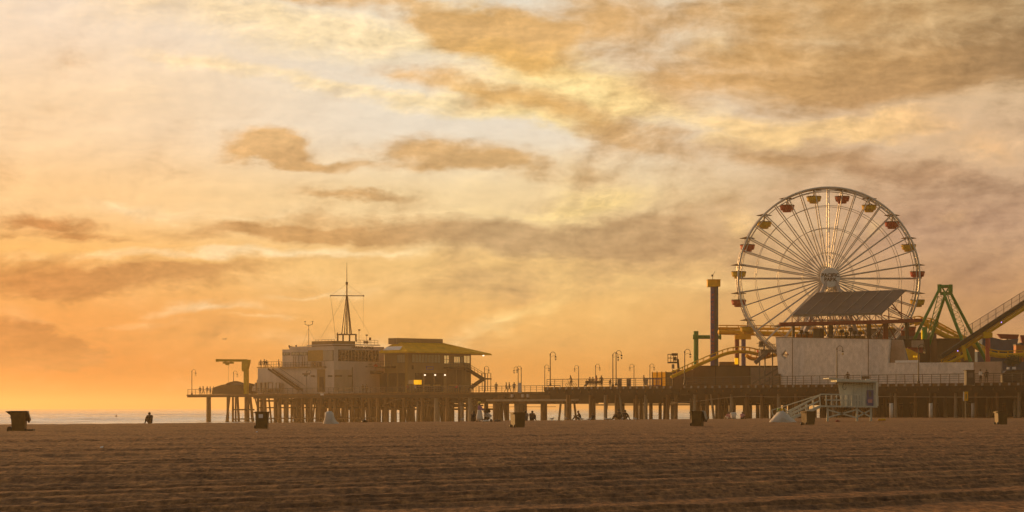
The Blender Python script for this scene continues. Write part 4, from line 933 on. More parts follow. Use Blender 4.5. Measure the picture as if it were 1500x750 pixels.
# ------------------------------------------------------------------ roller coaster
def track(root, pts, d0, d1, tube=.3, gap=.55, rail=.07, rise=.75, m_='ysteel', smooth=6):
    n = len(pts); P = []
    for i in range(n - 1):
        p0, p1, p2, p3 = pts[max(i - 1, 0)], pts[i], pts[i + 1], pts[min(i + 2, n - 1)]
        for k in range(smooth):
            t = k / smooth
            f = lambda a, b, c, e: .5 * (2 * b + (c - a) * t + (2 * a - 5 * b + 4 * c - e) * t * t + (3 * b - a - 3 * c + e) * t ** 3)
            P.append((f(p0[0], p1[0], p2[0], p3[0]), f(p0[1], p1[1], p2[1], p3[1])))
    P.append(pts[-1]); m_n = len(P); W = [px(x, y, d0 + (d1 - d0) * i / (m_n - 1)) for i, (x, y) in enumerate(P)]
    mb = MB(); mb.path(W, tube, 10); mb.build('spine_tube', MT[m_], root)
    for sy in (-1, 1): mb = MB(); mb.path([w_ + Vector((0, sy * gap, rise)) for w_ in W], rail, 6); mb.build('track_rail', MT[m_], root)
    mb = MB(); L_ = 0; last = W[0]
    for w_ in W[1:]:
        L_ += (w_ - last).length
        if L_ > 1.1:
            L_ = 0; mb.bar(w_, w_ + Vector((0, -gap, rise)), .1, .1); mb.bar(w_, w_ + Vector((0, gap, rise)), .1, .1)
        last = w_
    mb.build('track_tie', MT[m_], root)
r = thing('roller_coaster', 'yellow tubular roller coaster curling behind the ferris wheel', 'roller coaster', Vector((px(1080, 0, 395).x, 395, ZR)))
track(r, [(1053, 486.5), (1075, 487), (1100, 488), (1130, 489), (1165, 489.5), (1200, 489), (1240, 487.5), (1280, 485.5), (1310, 482)], 395, 400, .42)
track(r, [(1053, 481), (1100, 481.5), (1160, 481.5), (1230, 480), (1300, 477)], 399, 404, .22, rise=.5)
track(r, [(984, 552), (1000, 545), (1014, 538.5), (1030, 531.5), (1050, 523), (1066, 517.5), (1082, 515.2), (1098, 516.2), (1112, 519.5)], 372, 384, .27)
track(r, [(1094, 521), (1100, 525), (1110, 525.8), (1122, 523), (1140, 519)], 384, 388, .3)
track(r, [(1330, 474), (1345, 470), (1358, 476), (1375, 487), (1395, 496), (1412, 500), (1430, 508), (1444, 516), (1460, 520.5), (1480, 521), (1500, 520), (1530, 517)], 392, 384, .42)
track(r, [(1340, 476), (1360, 470.5), (1378, 479), (1400, 491), (1415, 498)], 396, 396, .25, rise=.5)
for x, y, c in ((1079.5, 490, 'dred'), (1089, 492, 'blue'), (1448, 494, 'pink'), (1156, 495, 'dred')):
    mb = MB(); mb.tube(px(x, 566, 392), px(x, y, 392), (.38 if c != 'pink' else .3), n=12); mb.build('support_column', MT[c], r)
mb = MB(); mb.box(px(1088, 494, 392), (2.6, 1.0, .7)); mb.box(px(1448, 491, 392), (1.1, 1.2, .8)); mb.bar(px(1078, 489.5, 392), px(1099, 489.5, 392), .5, .5); mb.build('saddle', MT['ysteel'], r)
mb = MB(); bpx(mb, 1076.4, 1081.4, 524.4, 533.6, 380, .4); mb.build('arrow_sign', MT['ybox'], r)
# lift hill to the right
r = thing('coaster_lift', 'dark chain lift ramp climbing out of the right edge of the picture', 'roller coaster', Vector((px(1400, 0, 362).x, 362, ZR)))
LA, LB = (1378, 523), (1530, 423.5)
def lp(t, dy=0.0, y=0.0): q = px(LA[0] + (LB[0] - LA[0]) * t, LA[1] + (LB[1] - LA[1]) * t + dy, 362); q.y += y; return q
for sy in (-.55, .55): mb = MB(); mb.bar(lp(0, 0, sy), lp(1, 0, sy), .2, .62); mb.build('ramp_beam', MT['blacks'], r)
mb = MB()
for k in range(110): t = k / 110; mb.bar(lp(t, -2.2, -.8), lp(t, -2.2, .8), .14, .2)
for k in range(60): t = k / 60; mb.bar(lp(t, -3.2, -.7), lp(t + .006, -3.2, -.7), .12, .16)
mb.build('chain_step', MT['blacks'], r)['kind'] = 'stuff'
mb = MB(); mb.path([lp(.03, 10), lp(1, 10)], .22, 8); mb.path([lp(0, 5.5), lp(1, 5.5)], .14, 8); mb.build('spine_tube', MT['ysteel'], r)
mb = MB()
for k in range(22): t = k / 22; mb.bar(lp(t, 10), lp(t + .022, 3), .13, .13); mb.bar(lp(t + .022, 3), lp(t + .045, 10), .13, .13)
mb.build('lattice', MT['ysteel'], r)
mb = MB(); mb.bar(lp(.24, -19, .9), lp(1, -15, .9), .06, .06); mb.bar(lp(.24, -10, .9), lp(1, -9, .9), .04, .04)
for k in range(11): t = .24 + .076 * k; mb.bar(lp(t, -2, .9), lp(t, -19 + 4 * (t - .24), .9), .07, .07)
mb.build('handrail', MT['rail'], r)
mesh_m = bpy.data.materials.new('wire_mesh'); mesh_m.use_nodes = True; b = mesh_m.node_tree.nodes['Principled BSDF']; b.inputs['Base Color'].default_value = lin((110, 96, 84)); b.inputs['Alpha'].default_value = .14
MT['mesh'] = mesh_m
mb = MB(); mb.prism([lp(.24, -3, .93), lp(1, -3, .93), lp(1, -15, .93), lp(.24, -18.7, .93)], (0, .02, 0)); mb.build('safety_mesh', mesh_m, r)
for t, c in ((.17, 'ysteel'), (.45, 'pink')): mb = MB(); q = lp(t, 8); mb.tube(Vector((q.x, q.y, ZR)), q, .3, n=12); mb.build('support_column', MT[c], r)
mb = MB(); mb.path([px(1377, 533, 361), px(1392, 531, 361), px(1406, 524, 361), px(1414, 520, 361)], .25, 8); mb.bar(px(1411, 506, 361), px(1415, 528, 361), .5, .5); mb.box(px(1444, 491, 361.5), (.9, 1.2, .9)); mb.build('bracket', MT['ysteel'], r)
for x, y in ((1467, 472), (1403, 514), (1413, 507)): mb = MB(); mb.lathe(px(x, y, 361), [(.02, -.08), (.09, 0), (.02, .08)], 8); mb.build('marker_light', mat('violet_light', (190, 150, 240), .4, emit=((190, 150, 255), 2.5)), r)

# ------------------------------------------------------------------ green swing ride towers
r = thing('swing_ride', 'green A-frame of the swinging ride right of the wheel', 'ride frame', Vector((px(1388, 0, 372).x, 372, ZR)))
for (x0, y0, x1, y1, d, w_, c) in ((1376, 421, 1318, 540, 368, .27, 'green'), (1387.5, 428, 1349, 540, 376, .28, 'green'), (1380, 428, 1422, 530, 368, .28, 'green'), (1392, 424, 1451, 541, 376, .28, 'green')):
    q0 = px(x0, y0, 372); q0.y = 371 if d < 372 else 373; mb = MB(); mb.tube(px(x1, y1, d), q0, w_, w_ * .8, 12); mb.build('leg', MT[c], r)
mb = MB(); mb.tube(px(1375.5, 419.5, 372), px(1393.5, 419.5, 372), .26, n=12); mb.tube(px(1376.2, 416.5, 371.6), px(1376.2, 429, 371.6), .32, n=12); mb.tube(px(1392.6, 416.8, 371.6), px(1392.6, 429, 371.6), .32, n=12); mb.bar(px(1379, 430, 371), px(1390, 430, 373), .4, .5)
mb.bar(px(1380, 421, 372), px(1385, 429, 372), .2, .2); mb.bar(px(1390, 421, 372), px(1385, 429, 372), .2, .2); mb.build('apex_beam', MT['green'], r)
for (xa, ya, xb, yb, xc, yc, xd, yd) in ((1374, 434, 1353, 513, 1380, 434, 1373, 480), (1388, 432, 1409, 496, 1393, 432, 1417, 490)):
    mb = MB(); n = 9
    for i in range(n):
        t, u = i / n, (i + 1) / n; A1 = px(xa + (xb - xa) * t, ya + (yb - ya) * t, 374); A2 = px(xa + (xb - xa) * u, ya + (yb - ya) * u, 374); C1 = px(xc + (xd - xc) * t, yc + (yd - yc) * t, 374); C2 = px(xc + (xd - xc) * u, yc + (yd - yc) * u, 374)
        for p_, q_, w_ in ((A1, A2, .13), (C1, C2, .06), (A1, C1, .06), (A1, C2, .05)): mb.bar(p_, q_, w_, w_)
    mb.build('ladder', MT['green'], r)
mb = MB(); mb.tube(px(1354.5, 540, 365), px(1354.5, 479, 365), .4, n=12); mb.build('pylon', MT['green'], r)
mb = MB(); bpx(mb, 1349.7, 1351, 484, 497, 364.4, .2); mb.build('strip_light', MT['ybox'], r)

# ------------------------------------------------------------------ white plaster wall
PW = ER_.back(3)
r = thing('plaster_wall', 'tall pale plaster wall with a diamond hole under the canopy', 'wall', PW.p(1220, 562))
def quadw(nm, pts, m_, off=0, t=.35): mb = MB(); PW.poly(mb, pts, off, t); return mb.build(nm, MT[m_], r)
yb_ = 563.6
mb = MB()                                              # left bay with its diamond opening
D4 = [(1150.2, 513), (1155.4, 519.5), (1149.5, 527), (1144.4, 520.5)]; O4 = [(1136.3, 494), (1160.6, 494.4), (1160.6, yb_), (1141.3, yb_)]
ring_o = [(1136.3, 494), (1150.2, 494.2), (1160.6, 494.4), (1160.6, 519.5), (1160.6, yb_), (1149.5, yb_), (1141.3, yb_), (1138.2, 520.5)]
ring_i = [(1147.2, 516.8), (1150.2, 513), (1152.8, 516.2), (1155.4, 519.5), (1152.5, 523.2), (1149.5, 527), (1147, 523.8), (1144.4, 520.5)]
fo_, bo_ = [mb.bm.verts.new(PW.p(*q)) for q in ring_o], [mb.bm.verts.new(PW.p(*q, -.35)) for q in ring_o]
fi_, bi_ = [mb.bm.verts.new(PW.p(*q)) for q in ring_i], [mb.bm.verts.new(PW.p(*q, -.35)) for q in ring_i]
for i in range(8):
    j = (i + 1) % 8
    for q in ([fo_[i], fo_[j], fi_[j], fi_[i]], [bo_[i], bi_[i], bi_[j], bo_[j]], [fo_[i], bo_[i], bo_[j], fo_[j]], [fi_[i], fi_[j], bi_[j], bi_[i]]): mb.bm.faces.new(q)
mb.build('wall_bay', MT['plaster'], r)
quadw('wall_bay', [(1161.1, 494.4), (1271.7, 496.2), (1271.7, yb_), (1161.1, yb_)], 'plaster')
quadw('wall_bay', [(1272.2, 496.2), (1303.4, 497), (1300.8, 531.4), (1300.8, yb_), (1272.2, yb_)], 'plaster')
quadw('low_wall', [(1301, 531.4), (1426, 530.8), (1426, yb_), (1301, yb_)], 'plaster')
quadw('end_wall', [(1426.3, 530.4), (1466, 529.4), (1466, yb_), (1426.3, yb_)], 'plaster2')
quadw('return_wall', [(1296, 497.2), (1311, 497.5), (1319.5, 531), (1294, 531)], 'plaster2', -1.5)
quadw('coping', [(1312, 528), (1345, 527.6), (1345, 531.2), (1312, 531.4)], 'paper', .1)
mb = MB()
for x in (1160.85, 1271.95): PW.rect(mb, x - .35, x + .35, 495.5, yb_, .05, .1)
PW.poly(mb, [(1136, 493.3), (1303.6, 496.3), (1303.6, 497.1), (1136, 494.2)], .06, .5); mb.build('joint_strip', MT['brown'], r)
mb = MB(); PW.rect(mb, 1143.5, 1158, 508, 530, -1.6, .1); mb.build('shade_panel', MT['dark'], r)  # dark sheet added so the diamond hole reads as shaded
mb = MB(); PW.rect(mb, 1261, 1273, 551, 554.6, .1, .12); mb.build('vent', MT['wood_dark'], r)
mb = MB(); PW.rect(mb, 1142.5, 1143.8, 547.6, yb_, .35, .3); mb.build('bollard', MT['frame'], r)

# ------------------------------------------------------------------ canopy over the terrace, and its sloping roof
CD = 369.0
r = thing('canopy', 'dark red canopy frame on columns carrying a sloping grey panel roof', 'canopy', Vector((px(1245, 0, CD).x, CD, ZR)))
def cpoly(nm, pts, m_, d, t): mb = MB(); mb.prism([px(x, y, d) for x, y in pts], (0, t, 0)); return mb.build(nm, MT[m_], r)
cpoly('fascia_beam', [(1141.6, 472.3), (1293, 468.6), (1351.5, 466.6), (1351.5, 471.4), (1293, 474.0), (1143, 477.6), (1141.6, 475)], 'dred', CD - 3, .5)
cpoly('canopy_deck', [(1143, 474), (1350, 468.2), (1350, 470), (1143, 476.2)], 'wood_dark', CD - 2.4, 9)
for x0, x1, y1 in ((1160.6, 1164.4, 495), (1214, 1220.4, 496), (1270.4, 1276.4, 497), (1326.4, 1331.4, 560)):
    mb = MB(); bpx(mb, x0, x1, 473, y1 + 12 if y1 < 500 else y1, CD - 1.6, .6); mb.build('column', MT['blacks'], r)
RT = [px(1196, 430, 379), px(1328, 425.6, 379), px(1292.6, 459.6, CD - 3), px(1161, 462.6, CD - 3)]
mb = MB(); mb.prism(RT, (0, 0, .16)); mb.build('panel_roof', MT['solar'], r)
mb = MB()
for k in range(1, 7): t = k / 7; mb.bar(RT[3].lerp(RT[2], t) + Vector((0, 0, .2)), RT[0].lerp(RT[1], t) + Vector((0, 0, .2)), .09, .07)
mb.bar(RT[3] + Vector((0, -.05, 0)), RT[2] + Vector((0, -.05, 0)), .12, .3); mb.build('roof_batten', MT['steel'], r)
mb = MB()
for k in range(16):
    t = k / 15; a_ = RT[3].lerp(RT[2], t) + Vector((0, .6, 0)); b_ = Vector((a_.x, a_.y, px(0, 473, CD).z)); mb.bar(a_, b_, .13, .13)
    if k < 15: c_ = RT[3].lerp(RT[2], (k + 1) / 15) + Vector((0, .6, 0)); mb.bar(b_, c_, .07, .07) if k % 2 else mb.bar(a_, Vector((c_.x, c_.y, b_.z)), .07, .07)
for x0, y0, x1, y1, d0, d1 in ((1302, 451, 1302, 469, 371, 371), (1320.5, 433, 1320.5, 467, 377, 377), (1307, 445, 1321, 463, 373, 375), (1305, 450, 1338, 468, 372, 373), (1294, 462, 1328, 469, 369, 371), (1298, 470, 1312, 497, 370, 370), (1296, 470, 1283, 497, 370, 370)): mb.bar(px(x0, y0, d0), px(x1, y1, d1), .14, .14)
mb.build('strut', MT['dred'], r)
cpoly('pink_pillar', [(1294.6, 472), (1301, 472), (1301.4, 500), (1294.4, 500)], 'pink', CD + 3, .8)
for (x0, x1, y0, y1, m_) in ((1192, 1201, 481, 495, 'grey'), (1201.4, 1207, 481, 495, 'frame')): mb = MB(); bpx(mb, x0, x1, y0, y1 + 8, CD + .4, 1); mb.build('kiosk_box', MT[m_], r)
mb = MB()
for x, h_ in ((1174, 9), (1182, 7), (1233, 10), (1240, 6), (1246, 12), (1252, 8), (1260, 7), (1287, 6)): q = px(x, 494, CD + 1.5); mb.lathe((q.x, q.y, ZR), [(.25, 0), (.3, .6), (.1, .9), (.1, (598 - 494 + h_) * CD / F + H - ZR - .4), (.4, (598 - 494 + h_) * CD / F + H - ZR - .2), (.3, (598 - 494 + h_) * CD / F + H - ZR + .2)], 8)
mb.build('patio_heater', MT['blacks'], r)
cpoly('ochre_counter', [(1166, 489.5), (1191, 489), (1191, 500), (1166, 500)], 'orange', CD + 2, .6)
cpoly('ochre_counter', [(1222, 492), (1268, 491.5), (1268, 500), (1222, 500)], 'ochre', CD + 2, .6)

# ------------------------------------------------------------------ park sheds, hoardings and fences
def shed(name, lab, cat, parts, d):
    x, y = parts[0][1][0]; rr = thing(name, lab, cat, Vector((px(x, 0, d).x, d, ZR)))
    for (nm, pts, m_, dd, t) in parts:
        mb = MB(); mb.prism([px(a, b, d + dd) for a, b in pts], (0, t, 0)); mb.build(nm, MT[m_], rr)
    return rr
def R4(x0, x1, y0, y1): return [(x0, y0), (x1, y0), (x1, y1), (x0, y1)]
HD = 378
shed('hoarding', 'long brown plywood hoarding under the yellow coaster track', 'hoarding', [
 ('panel', R4(1015, 1146, 536.6, 570), 'brown', 0, .4), ('panel', R4(985, 1014.8, 542, 570), 'brown', -2, .4), ('capping', R4(1015, 1146, 535.6, 536.5), 'wood_dark', -.1, .6), ('upper_panel', R4(1054, 1079, 530, 535.4), 'brown', 3, 2),
 ('post', R4(985, 986, 541, 570), 'wood_dark', -2.2, .2), ('post', R4(1048, 1049, 536.6, 570), 'wood_dark', -.2, .2), ('post', R4(1098, 1099, 536.6, 570), 'wood_dark', -.2, .2), ('gate_panel', R4(1099.2, 1140, 538, 570), 'plaster2', -.15, .1)], HD)
tr = bpy.data.materials.new('amber_sheet'); tr.use_nodes = True; nt = tr.node_tree; b = nt.nodes['Principled BSDF']; b.inputs['Base Color'].default_value = lin((240, 200, 80)); b.inputs['Roughness'].default_value = .5
tl = nt.nodes.new('ShaderNodeBsdfTranslucent'); tl.inputs[0].default_value = lin((250, 215, 90)); ms = nt.nodes.new('ShaderNodeMixShader'); ms.inputs[0].default_value = .6
nt.links.new(b.outputs[0], ms.inputs[1]); nt.links.new(tl.outputs[0], ms.inputs[2]); nt.links.new(ms.outputs[0], nt.nodes['Material Output'].inputs[0]); MT['ybgl'] = tr
shed('fence', 'short fence of sunlit yellow panels left of the brown hoarding', 'fence', [
 ('panel', R4(955.8, 962, 545.4, 569), 'ybgl', 0, .04), ('panel', R4(963, 969, 545.2, 569), 'ybgl', 0, .04), ('panel', R4(970, 975, 545, 569), 'ybgl', 0, .04), ('panel', R4(976, 983.4, 545, 569), 'ochre', 0, .1),
 ('post', R4(955, 955.8, 544.4, 569), 'blacks', -.1, .2), ('post', R4(962, 963, 544, 569), 'blacks', -.1, .2), ('post', R4(969, 970, 544, 569), 'blacks', -.1, .2), ('post', R4(975, 976, 543.4, 569), 'blacks', -.1, .2), ('post', R4(983.4, 984.6, 543.6, 569), 'blacks', -.1, .2)], 386)
shed('barrier', 'low blue barrier frame beside the yellow panel fence', 'barrier', [
 ('top_rail', R4(948, 969, 554.5, 555.6), 'blue', 0, .15), ('mid_rail', R4(948, 969, 559.2, 560), 'blue', 0, .15), ('low_rail', R4(948, 969, 564, 565), 'blue', 0, .15),
 *[('upright', R4(x, x + .9, 554, 569), 'blue', -.05, .15) for x in (948, 952, 956.4, 960.6, 964.8, 968.4)]], 383)
rr = thing('coaster_platform', 'grey steel stair platform between hoarding and plaster wall', 'platform', Vector((px(1125, 0, 372).x, 372, ZR)))
mb = MB(); mb.prism([px(x, y, 372) for x, y in ((1114, 512.5), (1139, 512), (1139, 515), (1126, 516.5), (1119, 524), (1114, 524))], (0, 3, 0)); mb.build('platform', MT['grey'], rr)
mb = MB(); mb.bar(px(1106, 532, 371), px(1122, 517, 371), .6, .6); mb.bar(px(1102, 562, 371), px(1142, 538, 371), .12, .25); mb.bar(px(1112, 566, 371), px(1142, 546, 371), .12, .25); mb.build('stair', MT['grey'], rr)
for x in (1112, 1120, 1131): mb = MB(); bpx(mb, x, x + 1.6, 515, 569, 373, .3); mb.build('post', MT['grey'], rr)
mb = MB()
for i in range(10): x = 1112 + 2.7 * i; mb.bar(px(x, 512.5, 371.8), px(x + 1, 506 - (x - 1112) * .1, 371.8), .05, .05); mb.bar(px(x, 512.5, 371.8), px(x + 5, 504, 371.8), .05, .05)
mb.bar(px(1110, 507, 371.8), px(1139, 503.5, 371.8), .07, .07); mb.build('handrail', MT['rail'], rr)
mb = MB(); bpx(mb, 1112, 1118, 500, 508, 376, 1); mb.build('motor', MT['frame'], rr)
rr = thing('boom_lift', 'dark boom lift with raised cage above the yellow panel fence', 'boom lift', Vector((px(996, 0, 388).x, 388, ZR)))
mb = MB()
for x in (978.4, 982.6, 986.6, 989, 992.4): mb.bar(px(x, 531.5, 386), px(x, 518.5, 386), .1, .1)
for y in (519, 524.5, 531): mb.bar(px(978, y, 386), px(993, y, 386), .1, .12 if y < 530 else .25)
for x0, x1, y0, y1 in ((984, 992.8, 517.4, 521), (986, 991, 523, 528)): bpx(mb, x0, x1, y0, y1, 386.2, .5)
bpx(mb, 978.2, 993, 530, 532, 386, 1.4); mb.build('cage', MT['blacks'], rr)
mb = MB(); mb.bar(px(992.6, 526, 387), px(996, 560, 387), .35, .4); mb.build('arm', MT['blacks'], rr)
mb = MB(); bpx(mb, 984, 988, 533.6, 540, 385.6, .3); mb.bar(px(986, 531.6, 386), px(986, 534, 386), .08, .08); mb.build('control_box', MT['steel'], rr)
mb = MB(); mb.box(px(997, 563, 387), (2.4, 1.8, 1.4)); mb.build('base', MT['blacks'], rr)
SD = 392
shed('ride_shed', 'grey clad park shed behind the columns right of the wheel', 'building', [('wall', R4(1276, 1340, 482, 565), 'grey', 0, 8), ('wall', R4(1340.3, 1372, 487, 565), 'grey', .5, 8), ('roof', R4(1274.5, 1341, 481, 482.4), 'frame', -.4, 9)], SD)
shed('ride_shed', 'dull brown park shed between the green swing ride and the lift ramp', 'building', [('wall', R4(1372.5, 1428, 497, 565), 'brown', -.5, 8), ('roof', R4(1371.5, 1429, 495.6, 497), 'frame', -1, 9)], SD - 4)
shed('game_stall', 'dark stall with red fascia and yellow front below the canopy end', 'stall', [
 ('back_wall', R4(1303, 1362, 497, 560), 'dark', 0, 5), ('fascia', R4(1330, 1352, 509, 516.5), 'dred', -3, .5), ('counter', [(1319.5, 516), (1327, 510), (1334, 512), (1347, 519), (1347, 530), (1319, 531)], 'ysteel', -3.2, .6),
 ('side_board', R4(1336, 1353, 498.5, 508.6), 'plaster2', -3.2, .4), ('screen', R4(1311, 1320, 499, 507.5), 'frame', -3.4, .3), ('red_panel', R4(1320.4, 1341, 484, 492), 'red', 20, .5)], 356)
mb = MB(); bpx(mb, 1338, 1339.7, 521, 523.4, 352, .2); bpx(mb, 1341.8, 1343.2, 521, 523.4, 352, .2)
solo(mb, 'stall_lamp', MT['ybox'], 'pair of small glowing yellow lamps on the stall counter', 'lamp', px(1340.5, 523.4, 352))
shed('canvas_tent', 'dark blue canvas tent roof at the right edge', 'tent', [
 ('canvas', [(1439, 495), (1453, 494), (1470, 498), (1492, 496), (1488, 513), (1460, 515), (1439, 513)], 'dblue', 0, 3), ('canvas', [(1432, 515), (1492, 514), (1510, 517), (1510, 560), (1432, 560)], 'dblue', 1, 4), ('canvas', [(1494, 502), (1530, 500), (1530, 520), (1492, 518)], 'dblue', 2, 3)], 402)
shed('sign_wall', 'dark red tapered signboard above the blue tent', 'signboard', [('board', [(1461.6, 489), (1493, 490), (1490.6, 497), (1467, 496)], 'dred', 0, 1), ('post', R4(1475, 1477, 496, 520), 'frame', .2, .4)], 404)
shed('sign_wall', 'narrow dark red upright board at the right edge', 'signboard', [('board', [(1495.6, 491), (1530, 491), (1530, 512), (1499, 512)], 'dred', 0, 1), ('post', R4(1505, 1507, 512, 530), 'frame', .2, .4)], 404)
shed('ride_booth', 'small orange booth below the narrow red board', 'booth', [('wall', R4(1488.5, 1499.5, 505.5, 530), 'orange', 0, 2), ('roof', R4(1488, 1500, 504, 505.4), 'frame', -.2, 2.4)], 395)
shed('ticket_booth', 'dark square booth on the deck between plaster wall and brown wall', 'booth', [('wall', R4(1415.8, 1427.6, 543, 564), 'frame', 0, 1.6), ('window', R4(1418, 1425.6, 546, 553), 'grey', -.03, .05), ('roof', R4(1415, 1428.4, 541.8, 542.9), 'wood_dark', -.2, 2)], 329)
shed('parked_van', 'dark van parked on the deck at the right edge', 'van', [('body', [(1468, 565), (1468, 549), (1474, 543), (1490, 542), (1510, 542), (1510, 565)], 'blacks', 0, 2), ('window', [(1471, 549), (1475, 544.6), (1489, 544), (1489, 549)], 'glass', -.03, .05),
 ('headlight', R4(1475.5, 1479, 537.8, 541), 'paper', -.2, .3), ('headlight', R4(1483.6, 1488, 537.4, 541), 'paper', -.2, .3)], 332)
# bush
rb2 = thing('small_tree', 'dark leafy tree in front of the blue tent at the right edge', 'tree', Vector((px(1484, 0, 352).x, 352, ZR)))
mb = MB(); mb.tube(Vector((px(1484, 0, 352).x, 352, ZR)), px(1484, 530, 352), .16, .09); mb.build('trunk', MT['wood_dark'], rb2)
mb = MB()
for k in range(1500):
    a, e_, rr_ = rng.uniform(0, 6.283), rng.uniform(-1, 1), rng.random() ** .4; lump = 1 + .25 * math.sin(a * 3) * math.cos(e_ * 4)
    c = px(1484, 528.5, 352) + Vector((math.cos(a) * math.sqrt(1 - e_ * e_) * 1.35 * rr_ * lump, math.sin(a) * math.sqrt(1 - e_ * e_) * 1.2 * rr_, e_ * .85 * rr_ * lump))
    d_ = Vector((rng.uniform(-1, 1), rng.uniform(-1, 1), rng.uniform(-1, 1))).normalized(); b_ = d_.orthogonal().normalized(); s1 = rng.uniform(.06, .13)
    mb.face([c - d_ * s1, c + b_ * s1 * .6, c + d_ * s1, c - b_ * s1 * .6])
mb.build('crown', MT['leaf'], rb2)
# sign and light columns under the right end
r = thing('warning_sign', 'yellow warning sign on a post in front of the added light blocking wall', 'sign', px(1414.5, 611.5, 322)); r.location.z = ground_z(r.location) ; r['org'] = tuple(r.location)
mb = MB(); bpx(mb, 1412.6, 1418.2, 573.8, 587.2, 322, .05); b_ = mb.build('board', MT['ysteel'], r)
mb = MB(); bpx(mb, 1411, 1412.4, 573.8, 587.2, 322, .06); mb.build('edge', MT['paper'], b_)
mb = MB(); bpx(mb, 1414.9, 1416, 577, 584, 321.97, .03); mb.build('symbol', MT['lettr'], b_)
mb = MB(); q = px(1414.5, 590, 322.1); mb.bar(Vector((q.x, q.y, r.location.z - .3)), px(1414.5, 574, 322.1), .09, .09); mb.build('post', MT['steel'], r)
for i, (x, lab) in enumerate(((1305.7, 'pale round column under the deck just right of the lifeguard hut'), (1363.6, 'pale round column under the deck left of the yellow warning sign'), (1425.5, 'pale round column under the deck right of the yellow warning sign'), (1487, 'tallest pale round column under the deck at the right edge'))):
    q = px(x, 611, 335); q = Vector((q.x, q.y, ground_z(q))); mb = MB(); zt = H + (HZ - (592 if i < 3 else 578)) * 335 / F + 3.4; mb.lathe(q - Vector((0, 0, .3)), [(.26, 0), (.26, 2.3 if i < 3 else 3.4)], 12); mb.mi = 1; mb.lathe(q + Vector((0, 0, 2.0 if i < 3 else 3.1)), [(.22, 0), (.22, ZR - 1.4 - q.z - (2.0 if i < 3 else 3.1))], 12)
    solo(mb, 'concrete_column', [MT['canvas'], MT['wood_dark']], lab, 'column', q, 'pale columns under the right end of the deck')
# ------------------------------------------------------------------ lifeguard hut
LD = 240.0
r = thing('lifeguard_hut', 'pale green lifeguard hut on stilts with a long ramp', 'lifeguard hut', Vector((px(1250, 0, LD).x, LD, 0)))
gl_ = ground_z(px(1250, 617, LD))
dz = lambda y, d=LD: H + (HZ - y) * d / F
def lpx(mb, pts, d, t): mb.prism([px(x, y, d) for x, y in pts], (0, t, 0)); return mb
mb = MB(); a_ = [px(x, y, LD) for x, y in ((1227, 559), (1283.4, 559.8), (1281.8, 595.2), (1232, 595.2))]; b_ = [p + Vector((.75, 3.4, 0)) for p in a_]; mb.hexa(a_, b_); cabin = mb.build('cabin', MT['lgreen'], r)
mb = MB()
for k in range(1, 14): x = 1231.5 + 3.9 * k; mb.bar(px(x, 561, LD - .01), px(x, 595, LD - .01), .02, .02)
mb.build('plank_seam', MT['cgrey'], cabin)
mb = MB(); lpx(mb, [(1214.5, 553.4), (1284.6, 558), (1284.6, 560.4), (1226, 559), (1226, 556.6), (1214.5, 554.6)], LD - .9, 4.6); mb.build('roof', MT['lgreen'], r)
for x0, x1, y0, y1 in ((1231, 1249.6, 563, 578), (1251, 1262, 563, 578), (1263, 1269, 563, 578)): mb = MB(); lpx(mb, [(x0, y0), (x1, y0), (x1, y1), (x0, y1)], LD - .05, .04); mb.build('shutter', MT['lgreen'], cabin)
mb = MB(); lpx(mb, [(1269.6, 571.4), (1279.6, 571.4), (1279.6, 595), (1269.6, 595)], LD - .12, .05); ps = mb.build('poster', MT['poster'], r)
mb = MB(); lpx(mb, [(1271.5, 585), (1278, 585), (1278, 590), (1271.5, 590)], LD - .14, .02); mb.build('poster_text', MT['cpink'], ps)
mb = MB(); lpx(mb, [(1272.6, 573.5), (1276.6, 573.5), (1276.6, 581), (1274, 582), (1272.6, 580)], LD - .14, .02); mb.build('poster_figure', MT['cgrey'], ps)
letters('1', .55, MT['cgrey'], r, px(1277.4, 566.8, LD - .02), (1, 0, 0)); mb = MB(); mb.path([px(1237 + 2.6 * math.cos(t), 566.4 + 4.4 * math.sin(t), LD - .06) for t in [k * .55 for k in range(12)]], .03, 4); mb.build('emblem', MT['cgrey'], r)
mb = MB(); lpx(mb, [(1201.5, 593.8), (1285.6, 594.6), (1285.6, 597), (1201.5, 596.2)], LD - 1.2, 5.4); mb.build('deck', MT['lgreen'], r)
mb = MB()
for d in (LD - 1.15,):
    for y in (577.6, 585.8): mb.bar(px(1201 if y < 580 else 1208, y, d), px(1268, y + .6, d), .08, .13)
    for x in (1210.3, 1218, 1225.4, 1232.6, 1240, 1248, 1257, 1266): mb.bar(px(x, 577.8, d), px(x, 595, d), .1, .14)
mb.bar(px(1286, 580, LD - 1), px(1286, 595, LD - 1), .1, .1); mb.bar(px(1281, 580, LD - 1), px(1286, 580, LD - 1), .08, .08); mb.build('railing', MT['lgreen'], r)
RB = px(1155, 612, LD - 1.1); RB.z = ground_z(RB) + .03
for dy in (0, 1.6):
    mb = MB(); A_ = px(1202, 595.5, LD - 1.1 + dy); B_ = Vector((RB.x + (0 if not dy else -.2), RB.y + dy, RB.z + .1)); mb.bar(A_, B_, .1, .26)
    for hh in (1.15, .62): mb.bar(A_ + Vector((0, 0, hh)), B_ + Vector((0, 0, hh * .62)), .07, .12)
    for k in range(6): t = k / 5; q = A_.lerp(B_, t); mb.bar(q, q + Vector((-.12, 0, 1.15 * (1 - .38 * t))), .08, .12)
    mb.build('ramp_rail', MT['lgreen'], r)
